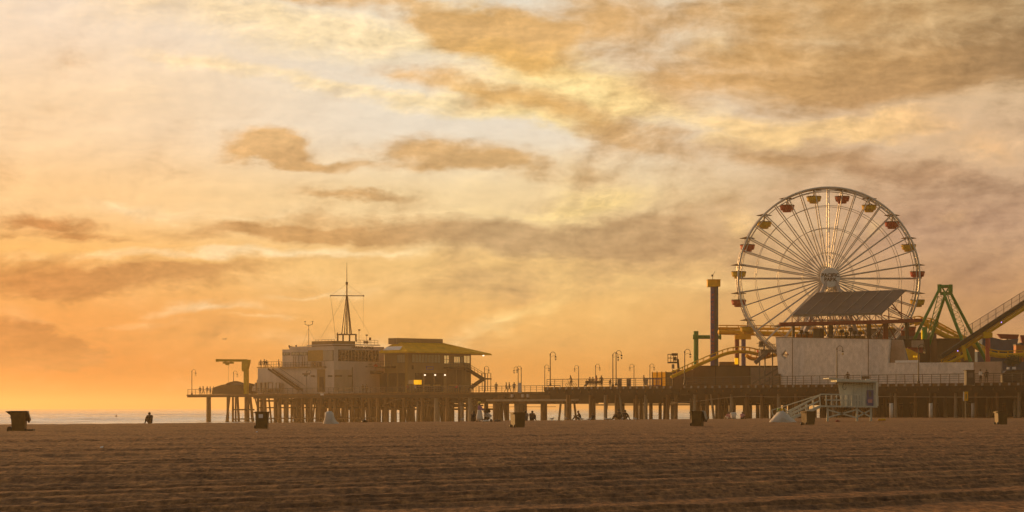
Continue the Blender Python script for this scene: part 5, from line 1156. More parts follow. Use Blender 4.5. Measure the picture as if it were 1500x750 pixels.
mb = MB(); A_, B_ = px(1202, 595, LD - 1.0), Vector((RB.x, RB.y + .1, RB.z)); mb.hexa([A_, A_ + Vector((0, 1.4, 0)), A_ + Vector((0, 1.4, .08)), A_ + Vector((0, 0, .08))], [B_, B_ + Vector((0, 1.4, 0)), B_ + Vector((0, 1.4, .08)), B_ + Vector((0, 0, .08))]); mb.build('ramp', MT['lgreen'], r)
mb = MB(); mb.bar(px(1202, 578, LD + 2), px(1130, 601, LD + 2), .06, .1); mb.bar(px(1130, 601, LD + 2), px(1133, 609, LD + 2), .06, .1); mb.build('far_handrail', MT['lgreen'], r)
for x in (1212.3, 1255.4, 1275.8):
    for dy in (-.9, 3.6): mb = MB(); q = px(x, 596, LD + dy); mb.bar(Vector((q.x, q.y, gl_ - .2)), q, .2, .2); mb.build('leg', MT['lgreen'], r)
mb = MB()
for x0, y0, x1, y1 in ((1212, 600, 1255, 612), (1212, 611.5, 1255, 600), (1255.5, 600, 1276, 611), (1255.5, 611, 1276, 600)): mb.bar(px(x0, y0, LD - .95), px(x1, y1, LD - .95), .07, .14)
mb.build('brace', MT['lgreen'], r)
mb = MB(); mb.tube(px(1261.4, 558, LD + 1), px(1261.4, 541, LD + 1), .05, .03); mb.bar(px(1268, 557, LD + 1), px(1275, 557, LD + 1), .3, .25); mb.build('antenna', MT['canvas'], r)

# ------------------------------------------------------------------ litter bins
def sandpt(x, d): q = px(x, 0, d); q.z = 0; q.z = ground_z(q); return q
def make_bin():
    b_ = thing('litter_bin', '', 'litter bin', (0, 0, 0), 'brown bins on the beach')
    mb = MB()
    s = lambda h, z: [Vector((x * h, y * h, z)) for x, y in ((-1, -.9), (-.9, -1), (.9, -1), (1, -.9), (1, .9), (.9, 1), (-.9, 1), (-1, .9))]
    mb.hexa(s(.36, .03), s(.41, 1.02)); mb.build('body', MT['bin'], b_, True)
    mb = MB(); mb.hexa(s(.435, 1.0), s(.445, 1.1)); rm = mb.build('rim', MT['bin'], b_, True)
    mb = MB(); mb.bar((-.5, -.3, 1.03), (-.5, .3, 1.03), .05, .05); mb.bar((-.5, -.3, 1.03), (-.4, -.3, 1.03), .05, .05); mb.bar((-.5, .3, 1.03), (-.4, .3, 1.03), .05, .05); mb.build('handle', MT['bin'], b_, True)
    for y in (-.3, .3): mb = MB(); mb.tube((-.36, y - .04, .13), (-.36, y + .04, .13), .13, n=14); mb.build('wheel', MT['blacks'], b_, True)
    return b_
def bagmesh(root, pts, name, m_):
    mb = MB(); bm_ = mb.bm; rows = []
    for y in (-.3, -.1, .12, .3):
        rows.append([bm_.verts.new((x + rng.uniform(-.02, .02), y * (.6 + .4 * math.sin(i)), z)) for i, (x, z) in enumerate(pts)])
    n = len(pts)
    for A, B_ in zip(rows[:-1], rows[1:]):
        for i in range(n): bm_.faces.new([A[i], A[(i + 1) % n], B_[(i + 1) % n], B_[i]])
    bm_.faces.new(rows[0][::-1]); bm_.faces.new(rows[-1]); return mb.build(name, MT[m_], root, True)
bin0 = make_bin()
BINS = [(384, 152, 'brown bin with a white paper notice, in front of the harbour office end', .02), (758.5, 166, 'brown bin with its left side lit gold, right of the woman in white', .45), (1022, 173, 'brown bin with a bag hanging from its right side', -.35),
        (1184, 183, 'brown bin in front of the lifeguard hut ramp', .5), (1466.5, 190, 'small dark bin near the right edge of the beach', .2), (28, 139, 'brown bin with flung open lid and bags at the left edge', 0)]
bo = []
for i, (x, d, lab, rz) in enumerate(BINS):
    p_ = sandpt(x, d); o = bin0 if i == 0 else dup(bin0, p_, lab, rz); o.location = p_ - Vector((0, 0, .04)); o.rotation_euler = (0, 0, rz); o['label'] = lab; bo.append(o)
mb = MB(); mb.box((-.05, -.425, .82), (.26, .02, .24)); mb.build('paper_notice', MT['paper'], bo[0], True)
bagmesh(bo[2], [(.3, 1.12), (.5, 1.08), (.66, .5), (.6, .32), (.44, .38), (.4, .9)], 'hanging_bag', 'bag'); bagmesh(bo[2], [(-.3, 1.12), (-.42, 1.14), (-.52, 1.0), (-.5, .78), (-.42, .8)], 'bin_liner', 'bag')
bagmesh(bo[5], [(-.75, 1.17), (-.4, 1.2), (.5, 1.2), (.56, 1.1), (.66, .68), (.56, .5), (.5, .6), (.42, .62), (.42, 1.05), (-.35, 1.0), (-.42, .75), (-.5, .95)], 'bin_liner', 'bag')
bagmesh(bo[5], [(-.5, .86), (-.3, .9), (-.12, .62), (-.28, .56), (-.45, .7)], 'paper_bag', 'paper')
mb = MB(); mb.tube((-.5, -.3, .16), (-.5, .3, .16), .15); mb.box((.1, 0, .08), (1.5, .6, .13)); mb.build('base_board', MT['blacks'], bo[5], True)
bagmesh(bo[4], [(.1, .2), (.34, .26), (.4, .02), (.05, .02)], 'dropped_bag', 'bag')

# ------------------------------------------------------------------ draped shapes on the sand
def drape(name, lab, cat, x, d, prof, depth, m_, folds=.03):
    base = sandpt(x, d); mb = MB(); bm_ = mb.bm; rows = []; n = len(prof)
    for k in range(9):
        f = k / 8 * 2 - 1; sc_ = math.sqrt(max(.04, 1 - f * f)); row = []
        for i, (xx, zz) in enumerate(prof): row.append(bm_.verts.new((xx * (.35 + .65 * sc_) + folds * math.sin(i * 2.3 + k), f * depth / 2 + folds * math.sin(i * 3.1), max(-.05, zz * sc_ ** .7 + folds * math.sin(i * 1.7 + k * 2.1)))))
        rows.append(row)
    for A, B_ in zip(rows[:-1], rows[1:]):
        for i in range(n - 1): f_ = bm_.faces.new([A[i], A[i + 1], B_[i + 1], B_[i]]); f_.smooth = True
    bm_.faces.new(rows[0][::-1]); bm_.faces.new(rows[-1])
    o = mb.build(name, MT[m_]); o.location = base; o['org'] = tuple(base); return tag(o, lab, cat)
drape('covered_chair', 'pale canvas draped over a chair, right of the bin with the paper notice', 'covered chair', 484, 203, [(-.62, 0), (-.6, .08), (-.5, .5), (-.44, .9), (-.3, 1.05), (-.1, 1.08), (.1, 1.04), (.22, .9), (.35, .5), (.5, .2), (.72, .06), (.74, 0)], 1.1, 'canvas')
o = drape('beach_shelter', 'grey white beach shelter heap with a yellow green bundle on top', 'beach shelter', 1146, 228, [(-1.25, 0), (-1.2, .1), (-.8, .55), (-.5, .85), (-.2, 1.08), (.05, 1.1), (.25, .95), (.6, .6), (.9, .35), (1.2, .2), (1.3, 0)], 1.8, 'canvas', .05)
p_ = Vector(o['org'])
mb = MB()
for k in range(34): a = rng.uniform(0, 6.28); c = Vector((rng.uniform(-.5, .3), rng.uniform(-.3, .2), 1.12 + rng.uniform(-.05, .12))); mb.mi = k % 2; mb.bar(c, c + Vector((math.cos(a) * .2, .05, .1 * math.sin(a))), .08, .06)
mb.mi = 2; mb.lathe((.28, -.1, 1.08), [(.05, 0), (.14, .06), (.15, .14), (.05, .22)], 8)
o2 = mb.build('towel_bundle', [MT['ysteel'], MT['green'], MT['paper']]); o2.location = p_; tag(o2, 'yellow and green bundle lying on top of the beach shelter', 'bundle')
mb = MB(); mb.path([Vector((-.38, 0, .1)), Vector((-.3, 0, .13)), Vector((0, 0, .15)), Vector((.3, 0, .15)), Vector((.38, 0, .12))], [.05, .1, .12, .1, .04], 8)
o = mb.build('float', MT['ysteel']); o.location = sandpt(1292, 242); tag(o, 'bright yellow float lying right of the lifeguard hut', 'float')
mb = MB(); mb.path([Vector((-.2, 0, .06)), Vector((0, 0, .12)), Vector((.2, 0, .08))], [.06, .12, .06], 8)
o = mb.build('bag', MT['dred']); o.location = sandpt(1227, 232); tag(o, 'small dark red bag in the sand before the hut stilts', 'bag')
mb = MB(); mb.path([Vector((-.35, 0, .05)), Vector((0, 0, .09)), Vector((.3, .1, .06))], [.05, .1, .05], 7)
o = mb.build('beach_towel', MT['cwhite']); o.location = sandpt(712, 231); tag(o, 'white towel crumpled on the sand at the foot of the stroller', 'towel')
mb = MB(); mb.path([Vector((-.35, 0, .05)), Vector((0, 0, .13)), Vector((.3, .1, .06))], [.06, .13, .05], 7)
o = mb.build('bag', MT['bag']); o.location = sandpt(729, 236); tag(o, 'dark bag on the sand between the stroller and the gold lit bin', 'bag')
mb = MB(); mb.path([Vector((-.25, 0, .05)), Vector((0, 0, .16)), Vector((.25, .1, .06))], [.06, .16, .07], 7)
o = mb.build('bag', MT['bag']); o.location = sandpt(534, 222); tag(o, 'dark bundle on the sand below the right corner of the harbour office', 'bag')

# ------------------------------------------------------------------ people
def skin_mesh(name, joints, bones, groups):
    me = bpy.data.meshes.new('t'); bm = bmesh.new(); lay = bm.verts.layers.skin.verify(); vs = {}
    for k, (p, r_) in joints.items():
        v = bm.verts.new(p); v[lay].radius = (r_, r_) if not isinstance(r_, tuple) else r_; v[lay].use_root = (k == 'pel'); vs[k] = v
    for a, b in bones: bm.edges.new((vs[a], vs[b]))
    bm.to_mesh(me); bm.free(); o = bpy.data.objects.new('t', me); COL.objects.link(o)
    m_ = o.modifiers.new('s', 'SKIN'); m_.use_smooth_shade = True; o.modifiers.new('u', 'SUBSURF').levels = 1
    bpy.context.view_layer.update(); out = bpy.data.meshes.new_from_object(o.evaluated_get(bpy.context.evaluated_depsgraph_get()))
    bpy.data.objects.remove(o); out.name = name; out.materials.clear()
    for k in range(4): out.materials.append(MT['skin'])
    segs = [(Vector(joints[a][0]), Vector(joints[b][0]), groups.get(b, groups.get(a, 1))) for a, b in bones]
    for f in out.polygons:
        c = f.center; best = 1e9; g = 1
        for a, b, gg in segs:
            d = b - a; t = max(0, min(1, (c - a).dot(d) / d.length_squared)); q = (a + d * t - c).length
            if q < best: best, g = q, gg
        f.material_index = g
    return out
def pose(kind):
    J = {'pel': ((0, 0, .95), (.15, .11)), 'spi': ((0, 0, 1.12), (.14, .10)), 'che': ((0, 0, 1.34), (.17, .11)), 'nek': ((0, .01, 1.5), .055), 'hed': ((0, -.01, 1.62), (.078, .095)), 'top': ((0, 0, 1.71), (.065, .08))}
    for s, q in ((-1, 'l'), (1, 'r')):
        J.update({q + 'hip': ((s * .1, 0, .88), .095), q + 'kne': ((s * .11, -.02, .5), .062), q + 'ank': ((s * .11, .03, .09), .042), q + 'toe': ((s * .12, -.15, .045), .035),
                  q + 'sho': ((s * .2, 0, 1.42), .055), q + 'elb': ((s * .26, .03, 1.14), .042), q + 'wri': ((s * .27, -.06, .9), .028), q + 'han': ((s * .27, -.09, .83), (.024, .038))})
        for f in range(5): J[q + 'f%d' % f] = ((s * (.27 if f else .245), -.05 - .02 * f - (.05 if not f else 0), .745 + (.012 * abs(f - 2.5) if f else .05)), .009)
    def mv(**k):
        for a, b in k.items(): J[a] = (b, J[a][1])
    def hands():
        for s, q in ((-1, 'l'), (1, 'r')):
            w_, h_ = Vector(J[q + 'wri'][0]), Vector(J[q + 'han'][0]); d = (h_ - w_).normalized(); sd_ = d.cross(Vector((s, 0, 0))); sd_ = sd_.normalized() if sd_.length > .1 else Vector((0, 0, 1))
            for f in range(5): J[q + 'f%d' % f] = (tuple(h_ + d * (.09 if f else .03) * (1 - .08 * abs(f - 2.5)) + sd_ * (.022 * (f - 2.5) if f else .075)), .009)
    if kind == 'walk': mv(lkne=(-.1, -.16, .52), lank=(-.1, -.22, .1), ltoe=(-.1, -.4, .06), rkne=(.1, .06, .48), rank=(.1, .3, .14), rtoe=(.11, .18, .04), lelb=(-.26, .12, 1.16), lwri=(-.25, .12, .93), lhan=(-.25, .11, .86), relb=(.26, -.06, 1.15), rwri=(.24, -.26, .98), rhan=(.24, -.32, .94))
    if kind in ('sit', 'bench'):
        b = -.83 if kind == 'sit' else -.46
        for k in list(J): p = J[k][0]; J[k] = ((p[0], p[1] + .02, p[2] + b), J[k][1])
        lean = .06 if kind == 'sit' else 0
        mv(pel=(0, .05, .12 if kind == 'sit' else .5), spi=(0, .06, .32 + (0 if kind == 'sit' else .36)), che=(0, -.0 - lean, .56 + (0 if kind == 'sit' else .32)), nek=(0, -.04 - lean, .7 + (0 if kind == 'sit' else .33)), hed=(0, -.08 - lean, .81 + (0 if kind == 'sit' else .34)), top=(0, -.07 - lean, .9 + (0 if kind == 'sit' else .35)))
        for s, q in ((-1, 'l'), (1, 'r')):
            if kind == 'sit': mv(**{q + 'hip': (s * .1, 0, .11), q + 'kne': (s * .16, -.38, .42), q + 'ank': (s * .14, -.6, .07), q + 'toe': (s * .15, -.78, .04), q + 'sho': (s * .19, -.04, .62), q + 'elb': (s * .24, -.22, .42), q + 'wri': (s * .14, -.42, .48), q + 'han': (s * .08, -.47, .46)})
            else: mv(**{q + 'hip': (s * .1, 0, .48), q + 'kne': (s * .13, -.44, .5), q + 'ank': (s * .13, -.46, .09), q + 'toe': (s * .14, -.63, .045), q + 'sho': (s * .19, -.01, .95), q + 'elb': (s * .24, -.08, .7), q + 'wri': (s * .16, -.3, .6), q + 'han': (s * .14, -.37, .58)})
    if kind == 'sit':
        for k_, r_ in (('pel', (.2, .17)), ('spi', (.19, .16)), ('che', (.2, .15)), ('nek', .08), ('lhip', .12), ('rhip', .12), ('lkne', .09), ('rkne', .09), ('lelb', .06), ('relb', .06), ('lsho', .09), ('rsho', .09)): J[k_] = (J[k_][0], r_)
    if kind == 'push': mv(lelb=(-.24, -.14, 1.16), lwri=(-.2, -.38, 1.08), lhan=(-.19, -.45, 1.06), relb=(.24, -.14, 1.16), rwri=(.2, -.38, 1.08), rhan=(.19, -.45, 1.06), lkne=(-.1, -.1, .5), rank=(.1, .16, .1), rtoe=(.11, .0, .045))
    if kind == 'ride': mv(che=(0, -.12, 1.36), nek=(0, -.16, 1.5), hed=(0, -.2, 1.62), top=(0, -.2, 1.71), lsho=(-.2, -.12, 1.42), rsho=(.2, -.12, 1.42), lelb=(-.24, -.3, 1.2), relb=(.24, -.3, 1.2), lwri=(-.22, -.5, 1.1), rwri=(.22, -.5, 1.1), lhan=(-.2, -.56, 1.08), rhan=(.2, -.56, 1.08), lkne=(-.1, -.26, .62), lank=(-.1, -.14, .3), ltoe=(-.1, -.3, .24), rkne=(.1, -.06, .5))
    if kind != 'stand': hands()
    B = [('pel', 'spi'), ('spi', 'che'), ('che', 'nek'), ('nek', 'hed'), ('hed', 'top')]
    for q in 'lr':
        B += [('pel', q + 'hip'), (q + 'hip', q + 'kne'), (q + 'kne', q + 'ank'), (q + 'ank', q + 'toe'), ('che', q + 'sho'), (q + 'sho', q + 'elb'), (q + 'elb', q + 'wri'), (q + 'wri', q + 'han')] + [(q + 'han', q + 'f%d' % f) for f in range(5)]
    G = {'pel': 2, 'spi': 1, 'che': 1, 'nek': 0, 'hed': 0, 'top': 0}
    for q in 'lr':
        G.update({q + 'hip': 2, q + 'kne': 2, q + 'ank': 2, q + 'toe': 3, q + 'sho': 1, q + 'elb': 1, q + 'wri': 1, q + 'han': 0}); G.update({q + 'f%d' % f: 0 for f in range(5)})
    return skin_mesh('person', J, B, G), Vector(J['hed'][0]), J
POSES = {k: pose(k) for k in ('stand', 'walk', 'sit', 'bench', 'push', 'ride')}
HM = {}
def person(kind, loc, rz, shirt, legs, lab, h=1.75, hair='hair', group=None):
    me, hd, J = POSES[kind]; o = bpy.data.objects.new('person', me); COL.objects.link(o); o.location = loc; o.rotation_euler = (0, 0, rz); o.scale = (h / 1.75 * 1.15, h / 1.75 * 1.12, h / 1.75)
    for i, m_ in enumerate(('skin', shirt, legs, 'cdark')): o.material_slots[i].link = 'OBJECT'; o.material_slots[i].material = MT[m_]
    tag(o, lab, 'person', group); o['org'] = tuple(loc)
    if (kind, hair) not in HM:
        mb = MB(); mb.lathe(hd + Vector((0, .025, 0)), [(.06, -.09), (.085, -.05), (.098, .02), (.092, .08), (.06, .125), (.02, .14)], 10); hh = mb.build('hair', MT[hair], o, True); HM[(kind, hair)] = hh.data
    else: hh = bpy.data.objects.new('hair', HM[(kind, hair)]); COL.objects.link(hh); hh.parent = o
    return o
def onz(x, d, z): q = px(x, 0, d); return Vector((q.x, q.y, z))
PI_ = math.pi; W_ = 'people on the far left tip of the pier'
person('stand', onz(293, 522, ZL), .4, 'cdark', 'cdark', 'dark figure, leftmost of the people at the far left tip of the pier')
person('walk', onz(297.6, 521.5, ZL), 2.0, 'cdark', 'cdark', 'taller dark figure beside the leftmost one at the far tip of the pier', 1.85)
for x, a, c, lab in ((303.5, .3, 'cgrey', 'grey clad figure just right of the two dark ones at the pier tip'), (308, 2.5, 'cwhite', 'white clad figure in the middle of the row at the pier tip'), (312.6, 1.0, 'cgrey', 'grey clad figure left of the heap, second from it'), (317, 3.4, 'cpink', 'pale pink clad figure right beside the dark covered heap')):
    person('stand', onz(x, 527, ZL), a, c, 'cgrey', lab, 1.8)
for x, a, k, hgt, lab in ((382, 0, 'stand', 1.85, 'dark figure standing apart at the left end of the roof terrace'), (387.3, .5, 'stand', 1.95, 'tall middle figure of the three on the roof terrace'), (390.6, 2.8, 'walk', 1.8, 'right figure of the close pair on the roof terrace'), (408.2, 1.5, 'stand', 1.9, 'dark figure alone at the head of the outside stair')):
    person(k, onz(x, 506, 9.6), a, 'cdark', 'cdark', lab, hgt)
person('stand', onz(458.3, 491, ZL), 0, 'cdark', 'cdark', 'dark figure below the foot of the outside stair', 1.7)
person('stand', onz(531.4, 477, ZL), .6, 'cdark', 'cdark', 'left one of two dark figures before the office wall under the red cross')
person('stand', onz(536.8, 476.5, ZL), 2.4, 'cdark', 'cdark', 'right one of two dark figures before the office wall under the red cross', 1.8)
for x, a, c, lab in ((588, .5, 'cwhite', 'white shirted figure at the left doorway of the restaurant'), (616, 1.5, 'cgrey', 'grey figure right of the glowing yellow box sign'), (648, 0, 'cpinkh', 'figure in bright pink on the restaurant terrace'), (653, .8, 'cgrey', 'grey figure close beside the one in bright pink'), (671, 2.6, 'cdark', 'dark figure under the restaurant balcony'), (568, 1.2, 'cdark', 'dark figure between office corner and left doorways'), (577, 2.2, 'cred', 'figure in dull red at the second doorway of the restaurant')):
    if 'cpinkh' not in MT: MT['cpinkh'] = mat('bright_pink_clothes', (226, 50, 96), .9, var=.05)
    person('stand', along(EL_, EL_.s_at(x) + .5, 3, ZL), a, c, 'cdark', lab, 1.72)
for x, k, a, c, v_, lab in ((726.8, 'stand', .3, 'cdark', 4, 'lone dark figure on the low deck right of the restaurant'), (741.6, 'walk', 1.6, 'cdark', 6, 'left figure of the pair beside the crossed lamps'), (746, 'walk', 1.8, 'cdark', 5, 'right figure of the pair beside the crossed lamps'), (753.2, 'stand', 2.9, 'cgrey', 4, 'grey figure closest to the crossed lamps on the low deck')):
    s_ = EL_.s_at(x); q = along(EL_, s_, 0, ZL); d = q.y + 3; person(k, onz(x, d, ZL), a, c, 'cdark', lab, 1.8)
DR = lambda x, k=3: along(ER_, ER_.s_at(x), 0, 0).y + k
# cyclist
q = onz(837.4, DR(837), ZR); person('ride', q + Vector((0, 0, .12)), -PI_ / 2, 'cdark', 'cdark', 'cyclist in dark clothes on the raised deck', 1.8)
r = thing('bicycle', 'bicycle under the cyclist on the raised deck', 'bicycle', q)
for sx_ in (-.62, .5):
    mb = MB(); mb.ring(q + Vector((sx_ - .05, 0, .34)), .33, .03, 24, 5); wv = mb.build('wheel', MT['blacks'], r)
    mb = MB()
    for k in range(8): a = k * .785; mb.bar(q + Vector((sx_ - .05, 0, .34)), q + Vector((sx_ - .05 + .31 * math.cos(a), 0, .34 + .31 * math.sin(a))), .012, .012)
    mb.build('spokes', MT['rail'], wv)
mb = MB(); P = lambda a, b: q + Vector((a, 0, b))
for a, b in ((P(-.67, .34), P(-.5, .85)), (P(-.5, .8), P(.1, .82)), (P(-.5, .75), P(-.08, .3)), (P(.12, .85), P(-.08, .3)), (P(.45, .34), P(.12, .75)), (P(.45, .34), P(-.08, .3)), (P(-.5, .85), P(-.55, 1.02))): mb.bar(a, b, .04, .04)
mb.build('frame', MT['blacks'], r)
mb = MB(); mb.bar(P(-.6, 1.04) + Vector((0, -.28, 0)), P(-.6, 1.04) + Vector((0, .28, 0)), .04, .04); mb.build('handlebar', MT['blacks'], r)
mb = MB(); mb.bar(P(.02, .9), P(.28, .92), .16, .06); mb.build('saddle', MT['blacks'], r)
# bench group
q = onz(869, DR(869, 2), ZR); r = thing('bench', 'wooden bench with people gathered round it on the raised deck', 'bench', q)
mb = MB(); mb.box(q + Vector((0, .1, .44)), (2.6, .5, .07)); mb.build('seat', MT['wood'], r); mb = MB(); mb.box(q + Vector((0, -.2, .72)), (2.6, .05, .4)); mb.build('backrest', MT['wood'], r)
for dx in (-1.1, 1.1): mb = MB(); mb.box(q + Vector((dx, .1, .205)), (.08, .45, .41)); mb.build('leg', MT['blacks'], r)
person('stand', onz(864, DR(864, 2.2), ZR), PI_, 'cdark', 'cdark', 'left one of the two dark figures gathered at the bench', 1.62); person('stand', onz(868.4, DR(864, 2.2), ZR), PI_ + .2, 'cdark', 'cdark', 'right one of the two dark figures gathered at the bench', 1.6)
person('stand', onz(873.6, DR(873, 1.2), ZR), -1.2, 'cred', 'cdark', 'figure in red standing at the right end of the bench', 1.82); person('walk', onz(881, DR(881, 2), ZR), .4, 'cdark', 'cdark', 'dark figure striding right of the bench group', 1.8)
mb = MB(); q = onz(858.8, DR(859, 2), ZR); mb.path([q + Vector((-.4, 0, .1)), q + Vector((0, 0, .3)), q + Vector((.25, 0, .55))], [.06, .18, .1], 8); solo(mb, 'bag', MT['bag'], 'dark luggage leaning at the left end of the bench', 'bag', q)
person('stand', onz(893.6, DR(893), ZR), 0, 'cdark', 'cdark', 'small dark child left of the tall lamp pair', 1.15)
person('stand', onz(943.3, DR(943, 2), ZR), 1.3, 'cdark', 'cdark', 'dark figure leaning beside the pale yellow round sign', 1.75)
for x, lab in ((907.6, 'dark topped trash box beside the tall lamp pair'), (921, 'plain grey trash box left of the left facing lamp')):
    q = onz(x, DR(x, 1.2), ZR); r = thing('trash_box', lab, 'trash box', q, 'grey trash boxes on the raised deck')
    mb = MB(); mb.box(q + Vector((0, 0, .55)), (.68, .68, 1.1)); mb.build('body', MT['grey'], r); mb = MB(); mb.box(q + Vector((0, 0, 1.2)), (.76, .76, .16)); mb.build('lid', MT['blacks' if x < 910 else 'grey'], r)
q = onz(946.4, DR(946, .8), ZR); mb = MB(); lathe_y(mb, q + Vector((0, 0, .95)), [(.34, -.03), (.34, .03)], 14); lathe_y(mb, q + Vector((0, -.005, .38)), [(.28, -.03), (.28, .03)], 14); mb.mi = 1; mb.bar(q, q + Vector((0, .05, 1.2)), .06, .06)
solo(mb, 'round_sign', [MT['cream'], MT['rail']], 'pale yellow round sign standing on the raised deck left of the blue barrier', 'sign', q)
q = onz(761.3, along(EL_, EL_.s_at(761), 0, 0).y - .4, 3.4); r = thing('post_sign', 'narrow grey sign board on the pier edge below the crossed lamps', 'sign', q)
mb = MB(); mb.box(q + Vector((0, 0, 1.6)), (.55, .06, 1.8)); mb.build('board', MT['plaster'], r); mb = MB(); mb.box(q + Vector((0, .08, .6)), (.08, .08, 2.2)); mb.build('post', MT['rail'], r)
person('stand', onz(1241.8, 351, ZR), 0, 'cdark', 'cdark', 'dark figure in front of the plaster wall above the hut roof', 1.8)
person('stand', onz(1436.5, 331.5, ZR), .7, 'cwhite', 'cdark', 'figure in a white top beside the dark booth at the right', 1.85); person('stand', onz(1445.4, 331.5, ZR), 2.6, 'cdark', 'cdark', 'dark figure right of the one in the white top', 1.8)
# people on the sand
def seated(x, d, rz, c, leg, lab, h=1.75, hair='hair'):
    h *= 1.12
    p = sandpt(x, d); return person('sit', p - Vector((0, 0, .02)), rz, c, leg, lab, h, hair)
seated(219.6, 205, PI_ + .5, 'cdark', 'cdark', 'lone figure sitting on the sand facing the sea at the left', 1.6)
seated(692.5, 236, PI_ - .7, 'cdark', 'cdark', 'dark seated figure left of the woman in white', 1.75)
seated(770, 252, PI_ + .2, 'cgrey', 'cgrey', 'grey figure sitting right behind the gold lit bin'); seated(779.2, 252, PI_ - .3, 'cdark', 'cdark', 'dark figure sitting right of the grey one behind the gold lit bin')
seated(849, 264, -PI_ / 2, 'cdark', 'cdark', 'dark figure sitting sideways with legs stretched left under the wide deck', 1.8)
seated(868.6, 270, PI_, 'cdark', 'cdark', 'small dark figure sitting against a pile right of the sideways one', 1.3)
seated(908, 274, -PI_ / 2 - .4, 'cdark', 'cdark', 'taller one of the couple sitting close together below the lamp pair', 2.0); seated(914.6, 273, PI_ - .6, 'cdark', 'cdark', 'shorter one of the couple sitting close together below the lamp pair', 1.85)
seated(1074.4, 296, PI_, 'cwhite', 'cwhite', 'figure in white, middle of three sitting left of the beach shelter', 1.9); seated(1068, 297, PI_ + .6, 'cpink', 'cwhite', 'figure in pink, left of three sitting left of the beach shelter', 1.5); seated(1087, 297, PI_ - .5, 'cpink', 'cdark', 'right figure of three sitting left of the beach shelter', 1.5)
# woman in white with a stroller
p = sandpt(702.4, 232); wm = person('push', p, -2.0 + PI_, 'cpurple', 'cwhite', 'woman in long white skirt, purple top and yellow hat pushing a stroller', 1.88)
mb = MB(); mb.lathe((0, 0, .12), [(.3, 0), (.29, .3), (.24, .6), (.19, .85), (.16, .95)], 16, (1, .9)); mb.build('skirt', MT['cwhite'], wm, True)
mb = MB(); mb.lathe((0, .0, 1.66), [(.2, 0), (.21, .02), (.12, .05), (.11, .14), (.05, .18)], 14); mb.build('hat', MT['straw'], wm, True)
p = sandpt(713.5, 232); r = thing('stroller', 'black and white stroller pushed by the woman in the long skirt', 'stroller', p)
mb = MB(); mb.prism([p + Vector(v) for v in ((-.35, -.2, .95), (-.1, -.2, 1.25), (.25, -.2, 1.2), (.36, -.2, .95), (.2, -.2, .85))], (0, .45, 0)); mb.build('hood', MT['bag'], r)
mb = MB(); mb.prism([p + Vector(v) for v in ((-.3, -.2, .85), (.2, -.2, .83), (.5, -.2, .55), (.3, -.2, .4), (-.2, -.2, .5))], (0, .45, 0)); mb.build('seat', MT['canvas'], r)
mb = MB()
for y in (-.24, .27):
    for a, b in (((-.45, 1.08), (.4, .2)), ((-.2, .5), (-.35, .15)), ((-.1, .9), (-.3, .2))): mb.bar(p + Vector((a[0], y, a[1])), p + Vector((b[0], y, b[1])), .035, .035)
mb.bar(p + Vector((-.45, -.24, 1.08)), p + Vector((-.45, .27, 1.08)), .04, .04); mb.build('frame', MT['blacks'], r)
mb = MB(); mb.box(p + Vector((0, .02, .32)), (.5, .4, .22)); mb.build('basket', MT['bag'], r)
for x_, y_ in ((.4, -.25), (.4, .28), (-.34, -.25), (-.34, .28)): mb = MB(); mb.tube(p + Vector((x_, y_ - .02, .13)), p + Vector((x_, y_ + .02, .13)), .13, n=12); mb.build('wheel', MT['blacks'], r)
q = px(170.3, 612, 730); person('stand', Vector((q.x, q.y, SEA - .75)), PI_, 'cdark', 'cdark', 'surfer standing waist deep in the sea, left of the seated figure', 1.75)
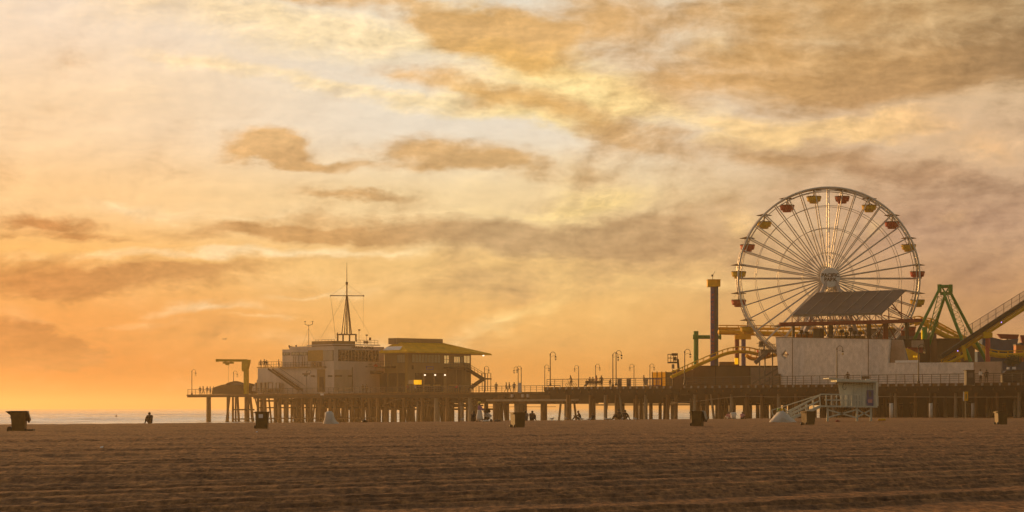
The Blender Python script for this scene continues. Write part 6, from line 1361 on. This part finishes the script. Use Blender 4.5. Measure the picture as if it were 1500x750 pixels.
# ------------------------------------------------------------------ gulls
def gull_mesh():
    mb = MB(); mb.mi = 0; mb.path([Vector((-.2, 0, .17)), Vector((-.1, 0, .19)), Vector((.04, 0, .2)), Vector((.12, 0, .25)), Vector((.15, 0, .32)), Vector((.2, 0, .335))], [.02, .07, .085, .05, .042, .02], 8)
    mb.tube((.2, 0, .33), (.26, 0, .32), .012, .004, 5); mb.tube((0, -.03, 0), (0, -.03, .15), .008, n=4); mb.tube((0, .03, 0), (0, .03, .15), .008, n=4); mb.tube((0, -.03, .006), (.05, -.03, .006), .008, n=4); mb.tube((0, .03, .006), (.05, .03, .006), .008, n=4)
    return mb
gb = gull_mesh().build('gull', MT['gull']); tag(gb, '', 'gull', 'gulls resting on the sand')
mb = MB(); mb.path([Vector((-.34, -.03, .17)), Vector((-.15, -.07, .2)), Vector((.03, -.07, .22))], [.012, .04, .02], 6); mb.path([Vector((-.34, .03, .17)), Vector((-.15, .07, .2)), Vector((.03, .07, .22))], [.012, .04, .02], 6); mb.build('wing', MT['gullg'], gb, True)
GL = [(809, 248, 0.3, 'gull farthest left of the resting flock, between the gold lit bin and the bare pile'), (829.5, 262, 2.8, 'gull at the foot of the bare gold lit pile'), (851.6, 246, 3.3, 'pale gull just below the sideways sitting figure'), (863.8, 244, .2, 'small gull below the one sitting against the pile'),
      (888, 243, 3.0, 'left gull of the close pair below the seated couple'), (892.6, 246, .4, 'right gull of the close pair below the seated couple'), (931.5, 244, 2.7, 'gull alone well right of the seated couple'), (912, 262, 1.2, 'gull at the feet of the seated couple'), (677, 238, .8, 'gull alone left of the woman in the long skirt')]
for i, (x, d, a, lab) in enumerate(GL):
    loc = sandpt(x, d); o = gb if i == 0 else dup(gb, loc, lab); o.location = loc; o.rotation_euler = (0, 0, a); o['label'] = lab; o.scale = (1.05,) * 3
q = px(329, 497, 330); mb = MB(); mb.path([Vector((-.25, 0, 0)), Vector((0, 0, .02)), Vector((.25, 0, 0))], [.02, .07, .02], 8)
fg = mb.build('gull', MT['gull']); fg.location = q; tag(fg, 'gull flying above the yellow jib crane', 'gull')
for s in (-1, 1): mb = MB(); mb.prism([Vector((-.1, 0, .02)), Vector((.12, 0, .02)), Vector((.08, s * .35, .17)), Vector((-.08, s * .7, .05)), Vector((-.1, s * .3, .14))], (0, 0, .015)); mb.build('wing', MT['gullg'], fg, True)
fg.rotation_euler = (0, 0, 1.2); fg.scale = (.62,) * 3

for x, d, lab in ((148.5, 78, 'scrap of white paper on the sand far below the seated lone figure'), (376, 127, 'small white scrap on the sand under the bin with the paper notice')):
    mb = MB(); mb.prism([Vector(v) for v in ((-.05, 0, .02), (.04, -.02, .03), (.06, .03, .07), (-.03, .04, .06))], (0, .01, .01)); o = mb.build('paper_scrap', MT['paper']); o.location = sandpt(x, d); tag(o, lab, 'litter')
